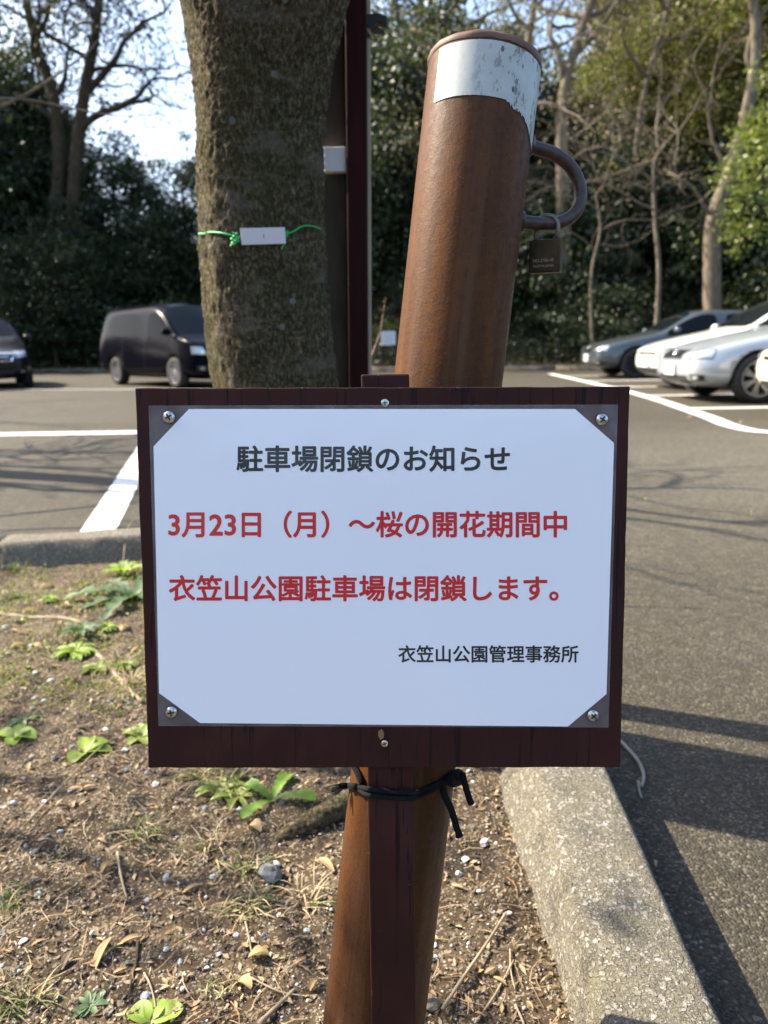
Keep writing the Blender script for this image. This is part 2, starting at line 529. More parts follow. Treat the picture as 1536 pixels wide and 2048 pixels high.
# ================================================================== NOTICE SIGN ON ITS STAKE
tl, tr_, br_, bl = at_depth(270, 776, .645), at_depth(1260, 773, .645), at_depth(1241, 1535, .676), at_depth(297, 1536, .676)
S_O = (bl + br_) / 2
S_X = ((tr_ - tl) + (br_ - bl)).normalized()
S_Y = ((tl + tr_) / 2 - S_O)
S_H = S_Y.length
S_Y = (S_Y - S_X * S_Y.dot(S_X)).normalized()
S_N = S_X.cross(S_Y)
S_M = Matrix((S_X, S_Y, S_N)).transposed().to_4x4()
S_M.translation = S_O
S_MI = S_M.inverted()
def sp(x, y, z=0.):
    """photograph pixel -> board's own coordinates, z above the board"""
    p = S_MI @ on_plane(x, y, S_O + S_N * z, S_N)
    return Vector((p.x, p.y, z))
sign = thing('notice_sign', 'brown wooden board with a laminated white notice in red and black Japanese writing', 'sign', matrix=S_M)
c4 = [sp(270, 776), sp(1260, 773), sp(1241, 1535), sp(297, 1536)]
V = []
nx, ny = 34, 27
for k, z in enumerate((0, -.010)):
    for i in range(nx):
        for j in range(ny):
            u, v = i / (nx - 1), j / (ny - 1)
            p = (c4[0] * (1 - u) + c4[1] * u) * (1 - v) + (c4[3] * (1 - u) + c4[2] * u) * v
            e = .0006 * fbm((p.x * 60, p.y * 60, 4))
            if i in (0, nx - 1): p.x += e
            if j in (0, ny - 1): p.y += e
            V.append((p.x, p.y, z))
n = nx * ny
F = [(i * ny + j, i * ny + j + 1, (i + 1) * ny + j + 1, (i + 1) * ny + j) for i in range(nx - 1) for j in range(ny - 1)]
F = F + [tuple(n + a for a in reversed(f)) for f in F]
for i in range(nx - 1):
    for j in (0, ny - 1):
        a, b = i * ny + j, (i + 1) * ny + j
        F.append((a, b, n + b, n + a) if j == 0 else (b, a, n + a, n + b))
for j in range(ny - 1):
    for i in (0, nx - 1):
        a, b = i * ny + j, i * ny + j + 1
        F.append((b, a, n + a, n + b) if i == 0 else (a, b, n + b, n + a))
board = bevel(mk('board', V, F, WOOD, sign), .0009, 2)
# stake behind the board
st_top, st_mid = sp(770, 748, -.010), sp(780.5, 1540, -.010)
sdir = (st_top - st_mid).normalized()
sx = Vector((sdir.y, -sdir.x, 0))
mb = MB()
lenb = .50
P = []
for s in list(np.linspace(-lenb, (st_top - st_mid).length, 30)):
    c = st_mid + sdir * s
    e = .0009 * fbm((s * 30, 1, 7))
    P += [c - sx * (.0222 + e), c + sx * (.0222 - e), c + sx * (.0222 - e) - Vector((0, 0, .022)), c - sx * (.0222 + e) - Vector((0, 0, .022))]
F = [(i * 4 + k, i * 4 + (k + 1) % 4, (i + 1) * 4 + (k + 1) % 4, (i + 1) * 4 + k) for i in range(29) for k in range(4)] + [(3, 2, 1, 0), (116, 117, 118, 119)]
bevel(mk('stake', P, F, WOOD, sign), .0016, 2)

# the laminated notice: paper, print and the clear pouch over it
PAPER = mat('white_paper', (.88, .90, .94), .6); t = NT(PAPER)
t.bump(t.noise(14, 3, .5), .12, .004)
def m_print(name, c):
    return mat(name, c, .6)
BLACK_INK, RED_INK = m_print('black_ink', (.006, .006, .007)), m_print('red_ink', (.62, .004, .012))
def gloss_over(m):
    """the glossy, slightly rippled skin of the laminating film"""
    t = NT(m)
    t.b.inputs['Coat Weight'].default_value = 1.0
    t.b.inputs['Coat IOR'].default_value = 1.48
    t.b.inputs['Coat Roughness'].default_value = .10
    p1, p2 = t.n('ShaderNodeBump'), t.n('ShaderNodeBump')
    p1.inputs['Strength'].default_value = .35; p1.inputs['Distance'].default_value = .003
    p2.inputs['Strength'].default_value = .15; p2.inputs['Distance'].default_value = .0006
    t.l(t.noise(24, 3, .5), p1.inputs['Height']); t.l(t.noise(380, 2), p2.inputs['Height'])
    t.l(p1.outputs[0], p2.inputs['Normal']); t.l(p2.outputs[0], t.b.inputs['Coat Normal'])
for m_ in (PAPER, BLACK_INK, RED_INK): gloss_over(m_)

notice = thing('laminated_notice', None, None); notice.parent = sign
octo = [(378, 818), (1150, 818), (1228, 886), (1213, 1388), (1136, 1453), (400, 1446), (318, 1386), (307, 893)]
oc = [sp(x, y, .0008) for x, y in octo]
ctr = sum(oc, Vector()) / 8
HAZE = bpy.data.materials.new('laminate_border'); HAZE.use_nodes = True
h_ = HAZE.node_tree; hb = h_.nodes['Principled BSDF']; hb.inputs['Base Color'].default_value = (.62, .60, .60, 1); hb.inputs['Roughness'].default_value = .35
ht, hm_ = h_.nodes.new('ShaderNodeBsdfTransparent'), h_.nodes.new('ShaderNodeMixShader')
hn, hr, hc = h_.nodes.new('ShaderNodeTexNoise'), h_.nodes.new('ShaderNodeMapRange'), h_.nodes.new('ShaderNodeTexCoord')
hn.inputs['Scale'].default_value = 30; hn.inputs['Detail'].default_value = 4
hr.inputs['From Min'].default_value = .3; hr.inputs['From Max'].default_value = .7; hr.inputs['To Min'].default_value = .10; hr.inputs['To Max'].default_value = .24
h_.links.new(hc.outputs['Object'], hn.inputs['Vector']); h_.links.new(hn.outputs['Fac'], hr.inputs['Value']); h_.links.new(hr.outputs[0], hm_.inputs[0])
h_.links.new(ht.outputs[0], hm_.inputs[1]); h_.links.new(hb.outputs[0], hm_.inputs[2]); h_.links.new(hm_.outputs[0], h_.nodes['Material Output'].inputs[0])
gloss_over(HAZE)
mk('clear_pouch', [sp(x, y, .0005) for x, y in ((297, 811), (1236, 809), (1217, 1455), (317, 1452))], [(3, 2, 1, 0)], HAZE, notice)
mk('paper', oc, [(7, 6, 5, 4, 3, 2, 1, 0)], PAPER, notice)
def glyphs(text, bold=.016):
    """outline of one character as triangles, in em units"""
    c = bpy.data.curves.new('glyph', 'FONT')
    c.body = text
    c.resolution_u = 4
    c.offset = 0
    o = bpy.data.objects.new('glyph', c)
    COL.objects.link(o)
    dg = bpy.context.evaluated_depsgraph_get()
    me = bpy.data.meshes.new_from_object(o.evaluated_get(dg))
    V = [v.co.copy() for v in me.vertices]
    F = [tuple(p.vertices) for p in me.polygons]
    bpy.data.objects.remove(o); bpy.data.curves.remove(c); bpy.data.meshes.remove(me)
    if bold:                                   # heavier strokes: the same outline laid over itself a hair apart
        V0, F0 = V, F; V, F = [], []
        for k in range(8):
            a = k * math.pi / 4
            n = len(V)
            V += [Vector((v.x + bold * math.cos(a), v.y + bold * math.sin(a), .00003 * k)) for v in V0]
            F += [tuple(i + n for i in f) for f in F0]
    return V, F
v1 = glyphs('日', 0)[0]; v2 = glyphs('日日', 0)[0]
ADV = max(v.x for v in v2) - max(v.x for v in v1)          # advance of a full-width character
gy0, gy1 = min(v.y for v in v1), max(v.y for v in v1)
def print_line(name, text, x0, ymid, pitch, material, narrow=None, bold=.024, h=None):
    mb = MB(); x = x0
    for ch in text:
        w = narrow if ch.isdigit() else pitch
        V, F = glyphs(ch, bold)
        if V:
            if ch.isdigit():
                bx0, bx1, by0, by1 = min(v.x for v in V), max(v.x for v in V), min(v.y for v in V), max(v.y for v in V)
                s = h / (by1 - by0)
                f = lambda v: (x + w / 2 + (v.x - (bx0 + bx1) / 2) * s, ymid - (v.y - (by0 + by1) / 2) * s)
            else:
                s = pitch / ADV
                f = lambda v: (x + v.x * s, ymid - (v.y - (gy0 + gy1) / 2) * s)
            mb.add([sp(*f(v), .0009 + v.z) for v in V], F)
        x += w
    return mb.build(name, material, notice)
print_line('title_lettering', '駐車場閉鎖のお知らせ', 472, 919, 55.1, BLACK_INK)
print_line('date_lettering', '3月23日（月）～桜の開花期間中', 334, 1050, 55.3, RED_INK, 28.5, h=43)
print_line('closure_lettering', '衣笠山公園駐車場は閉鎖します。', 337, 1178, 54.3, RED_INK)
print_line('office_lettering', '衣笠山公園管理事務所', 796, 1309, 36.2, BLACK_INK, bold=.02)

# screws
ZINC = mat('zinc_screw', (.62, .61, .56), .32, 1.0); t = NT(ZINC)
t.color(t.ramp(t.noise(500, 4), [(.35, (.34, .33, .29)), (.6, (.72, .71, .66))]))
DARK = mat('dark_recess', (.02, .02, .02), .8)
def screw(px, py, dia, z, rz, flat=False):
    c = sp(px, py, z)
    r = dia / 2
    h = .0006 if flat else r * .42
    mb = MB()
    prof = [(r, 0), (r, .0006)] + [(r * math.cos(a), .0006 + h * math.sin(a)) for a in np.linspace(.15, 1.45, 6)] + [(.0001, .0006 + h)]
    mb.lathe(prof, 24)
    o = mb.build('screw', ZINC, sign, smooth=True)
    o.matrix_local = Matrix.Translation(c) @ Matrix.Rotation(rz, 4, 'Z')
    ck = MB()
    zt = .0006 + h + .00015
    for a in (0, math.pi / 2):
        ck.box((0, 0, zt - .0004), (r * 1.15, r * .26, .0008) if a == 0 else (r * .26, r * 1.15, .00084))
    k = ck.build('cross_slot', DARK, o)
    return o
for x, y, rz in ((338, 834, .5), (1204, 839, 1.0), (343, 1424, .2), (1186, 1431, .8)):
    screw(x, y, .0110, .0022, rz)
screw(770, 806, .0072, .0003, .1, True); screw(769, 1487, .0066, .0003, .4, True)
# chipped hole above the lower screw, filler bare wood
mk('chipped_spot', [sp(x, y, .0004) for x, y in ((757, 1462), (764, 1458), (768, 1466), (767, 1476), (761, 1480), (756, 1472))], [(5, 4, 3, 2, 1, 0)], mat('bare_wood', (.22, .12, .045), .8), sign)

# ================================================================== LEANING STEEL GATE POST
p_lo, p_hi = at_depth(747, 2048, .802), at_depth(969, 128, .722)
PA = (p_hi - p_lo).normalized()
PR = .0567
p_base = p_lo - PA * (p_lo.z / PA.z)
p_top = p_hi
P_LEN = (p_top - p_base).length
P_X = (rt0 - PA * PA.x).normalized()
P_Y = PA.cross(P_X)
P_M = Matrix((P_X, P_Y, PA)).transposed().to_4x4()
P_M.translation = p_base
P_MI = P_M.inverted()
post = thing('gate_post', 'thick rusty brown steel pipe post with white reflective tape, leaning behind the notice board', 'post', matrix=P_M)
mb = MB()
prof = [(PR, -.12)] + [(PR, z) for z in np.linspace(0, P_LEN - .004, 30)]
mb.lathe(prof, 96)
mb.build('pipe', RUST, post, smooth=True)
CAPM = m_simple_bark('worn_rust_cap', (.06, .028, .02), (.20, .13, .10), .001)
CAPM.node_tree.nodes['Principled BSDF'].inputs['Roughness'].default_value = .55
mb = MB()
mb.lathe([(PR + .0004, P_LEN - .006), (PR + .0012, P_LEN - .0035), (PR + .0004, P_LEN), (PR - .006, P_LEN + .004), (PR - .02, P_LEN + .0055), (.0005, P_LEN + .006)], 96)
for i, v in enumerate(mb.V):
    e = .0009 * fbm((v[0] * 90, v[1] * 90, v[2] * 90))
    mb.V[i] = (v[0] * (1 + e * 8), v[1] * (1 + e * 8), v[2] + e)
mb.build('end_cap', CAPM, post, smooth=True)
def pipe_hit(x, y, out=0.):
    """where the sight line of a pixel meets the pipe (grown by out), in world coordinates"""
    o = P_MI @ EYE; d = (P_MI.to_3x3() @ ray(x, y))
    a = d.x ** 2 + d.y ** 2; b = 2 * (o.x * d.x + o.y * d.y); c = o.x ** 2 + o.y ** 2 - (PR + out) ** 2
    D = b * b - 4 * a * c
    s = (-b - math.sqrt(max(D, 0))) / (2 * a)
    return P_M @ (o + d * s)
# reflective tape with torn lower edge
TAPE = mat('reflective_tape', (.62, .66, .62), .38, 0., .6); t = NT(TAPE)
ang = t.n('ShaderNodeSeparateXYZ'); t.l(t.co.outputs['Object'], ang.inputs[0])
ms = t.ramp(ang.outputs[0], [(0., 0.), (.06, 1.)])
spk = t.voro(190, stretch=(1, 1, .55)); spk2 = t.noise(130, 5, .7, stretch=(1, 1, .5))
hole = t.math('MULTIPLY', t.math('MULTIPLY', t.ramp(spk, [(.20, 1.), (.27, 0.)]), t.ramp(t.voro(190, out='Color', stretch=(1, 1, .55)), [(.50, 0.), (.52, 1.)])), t.ramp(ang.outputs[0], [(.505, 0.), (.53, 1.)]))
xx = t.math('ADD', t.math('MULTIPLY', ang.outputs[0], 8.), .5)
big = t.math('MULTIPLY', t.ramp(t.voro(95, stretch=(1, 1, .6)), [(.13, 1.), (.19, 0.)]), t.ramp(xx, [(.46, 0.), (.6, 1.)]))
fine = t.math('MULTIPLY', t.ramp(spk2, [(.57, 0.), (.63, 1.)]), t.ramp(xx, [(.3, .15), (.75, 1.)]))
hm = t.math('MAXIMUM', big, t.math('MULTIPLY', fine, .8))
c = t.ramp(t.noise(40, 5), [(.3, (.34, .37, .34)), (.7, (.45, .48, .46))])
c = t.mix(hm, c, (.06, .045, .03))
t.color(c)
V = []
na, nh = 150, 24
# facing-camera direction in the pipe's own frame
fd = P_MI.to_3x3() @ (EYE - p_top); a_cam = math.atan2(fd.y, fd.x)
hit0 = P_MI @ pipe_hit(876, 140); a0 = math.atan2(hit0.y, hit0.x)
top_l = P_LEN - .0085
for i in range(na):
    a = a0 + R(172) * i / (na - 1)
    rel = math.degrees(a - a_cam)
    low = .0505 + .006 * smooth((rel - 25) / 12) + .0022 * smooth((rel - 12) / 20) * fbm((a * 30, 0, 5)) * 1.5 + .020 * smooth((rel - 42) / 40)
    up_e = .0003 * fbm((a * 20, 3, 5))
    for j in range(nh):
        z = top_l + up_e - low * j / (nh - 1)
        rr = PR + .0007
        V.append((rr * math.cos(a), rr * math.sin(a), z))
o = MB().grid(V, na, nh).build('reflective_tape', TAPE, post, smooth=True)
# U-shaped lock ring welded to the post
def axis_depth(x, y):
    p = pipe_hit(min(x, 1040), y)
    l = P_MI @ p
    return ((P_M @ Vector((0, 0, l.z))) - EYE).dot(fw)
RING = mat('dark_rusted_rod', (.05, .03, .024), .45); t = NT(RING)
t.color(t.ramp(t.noise(110, 5), [(.3, (.020, .012, .010)), (.55, (.045, .025, .019)), (.75, (.085, .048, .034))])); t.bump(t.noise(300, 3), .25, .0008)
def ring_pt(x, y):
    z0 = axis_depth(1000, y) + (x - 1010) / FPX * .76 * math.tan(R(20)) * .8
    return at_depth(x, y, z0)
RP = sm([ring_pt(*q) for q in ((1040, 288), (1072, 296), (1108, 308), (1139, 331), (1158, 366), (1160, 402), (1146, 430), (1118, 445), (1085, 447), (1040, 444))], 8)
RP = [P_MI @ q for q in RP]
MB().tube(RP, .0068, 16).build('lock_ring', RING, post, smooth=True)

for k in (3, -5):                       # lumpy weld where the rod meets the pipe
    q = Vector((RP[k].x, RP[k].y, RP[k].z)); q = Vector((PR + .001, q.y, q.z)); mb = MB()
    mb.lathe([(.0068, .004), (.0098, .0022), (.0108, -.001), (.0098, -.004)], 18)
    mb.V = [(q.x + v[2], q.y + v[1] * (1 + .25 * fbm((v[0] * 400, v[1] * 400, k))), q.z + v[0] * (1 + .25 * fbm((v[1] * 400, v[0] * 400, k + 4)))) for v in mb.V]
    mb.build('weld', RING, post, smooth=True)

# padlock hanging on the ring
LOCK = mat('tarnished_brass', (.045, .028, .016), .38, .7); t = NT(LOCK)
t.color(t.ramp(t.noise(60, 5), [(.3, (.024, .014, .007)), (.7, (.065, .040, .018))])); t.rough(t.ramp(t.noise(90, 4), [(.3, .3), (.7, .55)]))
SHK = mat('dull_shackle', (.17, .15, .12), .45, .7)
bar = P_M @ RP[-14]
bar = at_depth(1094, 446, (at_depth(1085, 447, 1) - EYE).length * 0 + (ring_pt(1094, 446) - EYE).dot(fw))
lock = thing('padlock', 'small dark brass padlock hanging from the curved ring on the rusty post', 'padlock', loc=bar + Vector((0, 0, -.0335)), rz=R(-24))
W, D_, Hh = .0330, .0155, .0335
b_ = MB().box((0, 0, 0), (W, D_, Hh)).build('body', LOCK, lock); bevel(b_, .0012, 2)
up_l = Hh / 2
sh = [(-.0115, 0, up_l - .008), (-.0115, 0, up_l + .010)] + [(-.0115 * math.cos(a), 0, up_l + .0125 + .0115 * math.sin(a)) for a in np.linspace(.1, math.pi - .1, 12)] + [(.0115, 0, up_l + .010), (.0115, 0, up_l - .008)]
MB().tube(sh, .0026, 12).build('shackle', SHK, lock, smooth=True)
ENG = mat('engraved_mark', (.30, .24, .17), .5)
def lock_text(s, zc, h, name):
    V, F = glyphs(s, .0)
    bx0, bx1 = min(v.x for v in V), max(v.x for v in V)
    s_ = h / .7
    k = min(s_, .0215 / (bx1 - bx0))
    MB().add([((v.x - (bx0 + bx1) / 2) * k - .001, -D_ / 2 - .00012, zc + v.y * s_) for v in V], F).build(name, ENG, lock)
lock_text('NO.2700-45', -.0060, .0032, 'number_lettering'); lock_text('MADE IN JAPAN', -.0112, .0024, 'origin_lettering')

# black cord tied round stake and post
CORD = mat('black_cord', (.007, .008, .009), .9, 0, .15); t = NT(CORD)
t.bump(t.noise(420, 3, .6, stretch=(1, 1, 1)), .8, .002)
def stake_pt(x, y, out=.0): return on_plane(x, y, S_O + S_N * (-.010 + out), S_N)
cord = thing('black_cord', 'black cord tied round the wooden stake and the rusty post below the notice board', 'cord', loc=stake_pt(780, 1590))
CI = cord.matrix_basis.inverted() if False else Matrix.Translation(-stake_pt(780, 1590))
def cpath(P, r, name, n=10, k=6):
    Q = [CI @ q for q in sm(P, k)]
    return MB().tube(Q, r, n).build(name, CORD, cord, smooth=True)
def pc(x, y, o=.004): return pipe_hit(x, y, o)
for dy, k in ((-5, 0), (7, 1)):
    P = [pc(700, 1573 + dy * .3), pc(722, 1578 + dy * .6), stake_pt(737, 1583 + dy, .003), stake_pt(782, 1588 + dy, .003), stake_pt(822, 1590 + dy, .003), pc(836, 1588 + dy * .8), pc(870, 1573 + dy * .5), pc(900, 1556 + dy * .3, .003)]
    cpath(P, .0026, 'cord_loop')
cpath([pc(708, 1532), pc(716, 1548), pc(722, 1563), pc(727, 1578), stake_pt(740, 1590, .004)], .0032, 'upper_strand')
cpath([pc(712, 1572, .005), pc(690, 1572, .005), pc(672, 1580, .010) + Vector((-.004, 0, 0))], .0028, 'left_knot')
for i in range(16):
    a = pc(694, 1570 + rnd.uniform(-4, 6), .005)
    b = at_depth(672 + rnd.uniform(-8, 10), 1578 + rnd.uniform(-9, 14), (a - EYE).dot(fw) + rnd.uniform(-.006, .006))
    cpath([a, (a + b) / 2 + Vector((0, 0, .001)), b], .0006, 'frayed_strand', 4, 3)
cpath([pc(880, 1571, .004), pc(905, 1552, .005), pc(918, 1546, .005), pc(922, 1560, .006), pc(905, 1566, .006), pc(898, 1556, .009)], .0044, 'right_knot')
dz = (pc(890, 1570, .005) - EYE).dot(fw)
def cd(x, y, z=0): return at_depth(x, y, dz + z)
cpath([cd(884, 1570), cd(890, 1592, -.004), cd(903, 1620, -.006), cd(911, 1648, -.006), cd(919, 1672, -.005)], [.0036] * 24 + [.0044], 'loose_end')
cpath([cd(925, 1548), cd(931, 1572, .004), cd(938, 1596, .004), cd(943, 1608, .004)], .0034, 'loose_end')
FIB = mat('pale_fibre', (.45, .33, .22), .7)
MB().tube([CI @ cd(936, 1606, .004), CI @ cd(942, 1628, .005), CI @ cd(949, 1647, .006)], .0006, 4).build('pale_fibre', FIB, cord)

# ================================================================== CHERRY TREE IN THE BED
def loft_trunk(C, n=190, m=330, seed=1., rough=.0062, flare=True):
    """C: (x,y,z,r) stations"""
    P = sm([Vector(c[:3]) for c in C], 16)
    rad = [v.x for v in sm([Vector((c[3], 0, 0)) for c in C], 16)]
    ts = np.linspace(0, len(P) - 1.001, m)
    V = []
    for t in ts:
        i = int(t); f = t - i
        c = P[i].lerp(P[i + 1], f); r = rad[i] * (1 - f) + rad[i + 1] * f
        low = math.exp(-max(c.z, 0) / .09) if flare else 0
        for k in range(n):
            a = 2 * math.pi * k / n
            dx, dy = math.cos(a), math.sin(a)
            s = r * (1 + .05 * fbm((dx * 1.2, dy * 1.2, c.z * 1.4 + seed)) + .16 * low * math.sin(a * 5 + 1.2) + .075 * math.cos(4 * (a - R(250))))
            s += rough * .6 * fbm((dx * r * 40, dy * r * 40, c.z * 24 + seed)) + rough * .75 * fbm((dx * r * 170, dy * r * 170, c.z * 130 + seed), 2)
            V.append((c.x + dx * s, c.y + dy * s, c.z))
    F = [(i * n + k, i * n + (k + 1) % n, (i + 1) * n + (k + 1) % n, (i + 1) * n + k) for i in range(m - 1) for k in range(n)]
    return V, F
def in_view(p):
    d = p - EYE; z = d.dot(fw)
    return .2 < z < 13 and abs(d.dot(rt) / z) < .56 and abs(d.dot(up) / z) < .735
def limb(mb, p, d, r, L, depth, rr, droop=.0, twig=.0035, sides=None, m=0, spread=.75, ends=None, prune=None):
    """a bent branch that forks into smaller ones"""
    n = max(3, int(L / (.16 if depth > 1 else .12)) + 1)
    n = min(n, 9)
    P, rad = [p.copy()], [r]
    d = d.normalized()
    r1 = r * .62
    for i in range(n):
        d = (d + Vector((rr.gauss(0, .16), rr.gauss(0, .16), rr.gauss(0, .12) - droop))).normalized()
        p = p + d * (L / n)
        if prune is not None and in_view(p + prune): break          # pruned back so that the near view stays open
        P.append(p.copy()); rad.append(r + (r1 - r) * (i + 1) / n)
    if len(P) < 3: return
    s = sides or (10 if r > .04 else 6 if r > .012 else 4 if r > .005 else 3)
    mb.tube(P, rad, s, m, caps=False)
    if depth <= 0 or r1 < twig:
        if ends is not None: ends.append((P[-1], d))
        return
    for k in range(rr.choice((2, 2, 3))):
        ax = Vector((rr.gauss(0, 1), rr.gauss(0, 1), rr.gauss(0, .7))).normalized()
        nd = (d + ax * spread * rr.uniform(.6, 1.2)).normalized()
        limb(mb, P[-1], nd, r1 * rr.uniform(.62, .95), L * rr.uniform(.6, .88), depth - 1, rr, droop, twig, sides, m, spread, ends, prune)
    for k in range(rr.choice((1, 2, 2))):
        j = rr.randrange(1, len(P) - 1)
        ax = Vector((rr.gauss(0, 1), rr.gauss(0, 1), rr.gauss(0, .7))).normalized()
        nd = (d * .5 + ax).normalized()
        limb(mb, P[j], nd, rad[j] * rr.uniform(.3, .5), L * rr.uniform(.45, .8), depth - 2, rr, droop, twig, sides, m, spread, ends, prune)
tree_base = Vector((-.087, 1.54, 0))
tree = thing('cherry_tree', 'thick grey-brown tree trunk with a green string and white tag, behind the notice board', 'tree', loc=tree_base)
ST = [(-0.066, 1.531, -0.05, 0.2053), (-0.089, 1.537, 0.06, 0.172), (-0.122, 1.554, 0.145, 0.1465), (-0.175, 1.565, 0.372, 0.1357), (-0.234, 1.565, 0.816, 0.1322), (-0.24, 1.565, 1.15, 0.1248), (-0.228, 1.56, 1.338, 0.1304), (-0.211, 1.554, 1.505, 0.161), (-0.205, 1.554, 1.683, 0.1832), (-0.203, 1.554, 1.882, 0.1899)]
V, F = loft_trunk(ST)
TI = -tree_base
trunk = mk('trunk', [Vector(v) + TI for v in V], F, BARK, tree, smooth=True)
TB = BVHTree.FromPolygons([Vector(v) for v in V], F)
def trunk_hit(x, y, out=.0):
    h = TB.ray_cast(EYE, ray(x, y).normalized())
    while h[0] is None:                       # just past the outline: step inwards
        x += 2 if x < 530 else -2
        h = TB.ray_cast(EYE, ray(x, y).normalized())
    return h[0] - ray(x, y).normalized() * out
rr = random.Random(21)
mb = MB()
top = Vector((-.22, 1.555, 1.84)) + TI
for d, r, L in (((-.35, -.75, .8), .088, .95), ((.6, .3, .9), .095, 1.0), ((.3, .8, .8), .07, .9), ((.35, -.6, 1.0), .065, .9)):
    limb(mb, top, Vector(d), r, L, 5, rr, droop=-.05, twig=.003, prune=tree_base)
mb.build('branches', m_simple_bark('cherry_branch_bark', (.05, .04, .03), (.13, .11, .085)), tree, smooth=True)
ROOTM = mat('root_bark', (.2, .16, .11), .95, 0, .2); t = NT(ROOTM)
ra_ = t.noise(60, 6, .7); rb_ = t.noise(300, 4, .7)
t.color(t.mix(t.ramp(rb_, [(.35, .7), (.6, 0.)]), t.ramp(ra_, [(.3, (.10, .078, .05)), (.5, (.21, .17, .11)), (.7, (.33, .28, .19))]), (.06, .045, .03)))
t.bump(t.math('ADD', ra_, t.math('MULTIPLY', rb_, .4)), 1., .012)
# surface root running out from its foot
ra = [on_ground(510, 1702, .004), on_ground(555, 1678, .02), on_ground(620, 1643, .034), on_ground(690, 1608, .044), on_ground(770, 1575, .05)]
Q = sm(ra, 10)
mb = MB(); mb.tube([q + TI for q in Q], [.006 + .014 * smooth(i / len(Q) * 1.5) for i in range(len(Q))], 26)
for i, v in enumerate(mb.V):
    e = fbm((v[0] * 25, v[1] * 45, v[2] * 45)) * .005
    mb.V[i] = (v[0], v[1] - e, v[2] + e)
mb.build('root', BARK, tree, smooth=True)

Q = sm([Vector((-.10, 1.27, -.05)), Vector((-.106, 1.32, .02)), Vector((-.118, 1.40, .11)), Vector((-.14, 1.53, .25))], 12)
mb = MB(); mb.tube([q + TI for q in Q], [.092 - .045 * i / len(Q) for i in range(len(Q))], 60)
for i, v in enumerate(mb.V):
    e = fbm((v[0] * 26, v[1] * 26, v[2] * 26)) * .012 + fbm((v[0] * 90, v[1] * 90, v[2] * 60)) * .006
    mb.V[i] = (v[0] - e * .8, v[1] - e, v[2] + e * .3)
mb.build('root', ROOTM, tree, smooth=True)

# name tag on green string round the trunk
GREEN = mat('green_twine', (.010, .36, .07), .45); t = NT(GREEN); t.bump(t.noise(700, 2), .5, .001)
TAGM = mat('white_tag_plastic', (.62, .62, .65), .35)
pts = [trunk_hit(x, y, .004) for x, y in ((480, 459), (568, 457), (568, 485), (480, 488))]
tc_ = sum(pts, Vector()) / 4
tagx = (pts[1] - pts[0]).normalized(); tagn = (EYE - tc_); tagn = (tagn - tagx * tagn.dot(tagx)).normalized(); tagy = tagn.cross(tagx)
TM = Matrix((tagx, tagy, tagn)).transposed().to_4x4(); TM.translation = tc_ + tagn * .011
TMI = TM.inverted()
ttag = thing('tree_tag', 'small white numbered tag strung on bright green twine round the tree trunk', 'tag', matrix=TM)
w = (at_depth(568, 470, (tc_ - EYE).dot(fw)) - at_depth(479, 472, (tc_ - EYE).dot(fw))).length; h = w * .345
pl = MB().box((0, 0, 0), (w, h, .002)).build('plate', TAGM, ttag); bevel(pl, .0005, 1)
V, F = glyphs('1', .01)
k = .0075 / (max(v.y for v in V) - min(v.y for v in V))
MB().add([((v.x - .2) * k, (v.y - .35) * k, .00115) for v in V], F).build('number_lettering', BLACK_INK, ttag)
def tw(P, r, name, n=8): return MB().tube([TMI @ q for q in sm(P, 5)], r, n).build(name, GREEN, ttag, smooth=True)
tw([trunk_hit(x, y, .003) for x, y in ((407, 468), (420, 465), (440, 466), (460, 470), (472, 472))], .0023, 'twine')
ze = (trunk_hit(408, 468) - EYE).dot(fw)
tw([at_depth(398, 468, ze + .02), at_depth(401, 468, ze + .01), trunk_hit(407, 468, .003)], .0025, 'twine')
tw([trunk_hit(x, y, .003) for x, y in ((570, 468), (585, 464), (604, 453), (622, 452), (640, 458), (650, 468))], .0017, 'twine')
for x, y, rr_ in ((470, 470, .006), (571, 467, .005), (467, 483, .004), (474, 478, .0035)):
    P = [trunk_hit(x + dx, y + dy, .006) for dx, dy in ((-5, -6), (4, 4), (-4, 5), (5, -4), (-2, 0))]
    tw(P, .0022, 'knot')
tw([trunk_hit(468, 476, .005), trunk_hit(466, 488, .006), trunk_hit(461, 493, .004)], .0022, 'string_end')
tw([trunk_hit(566, 490, .004), trunk_hit(563, 499, .004)], .0018, 'string_end')

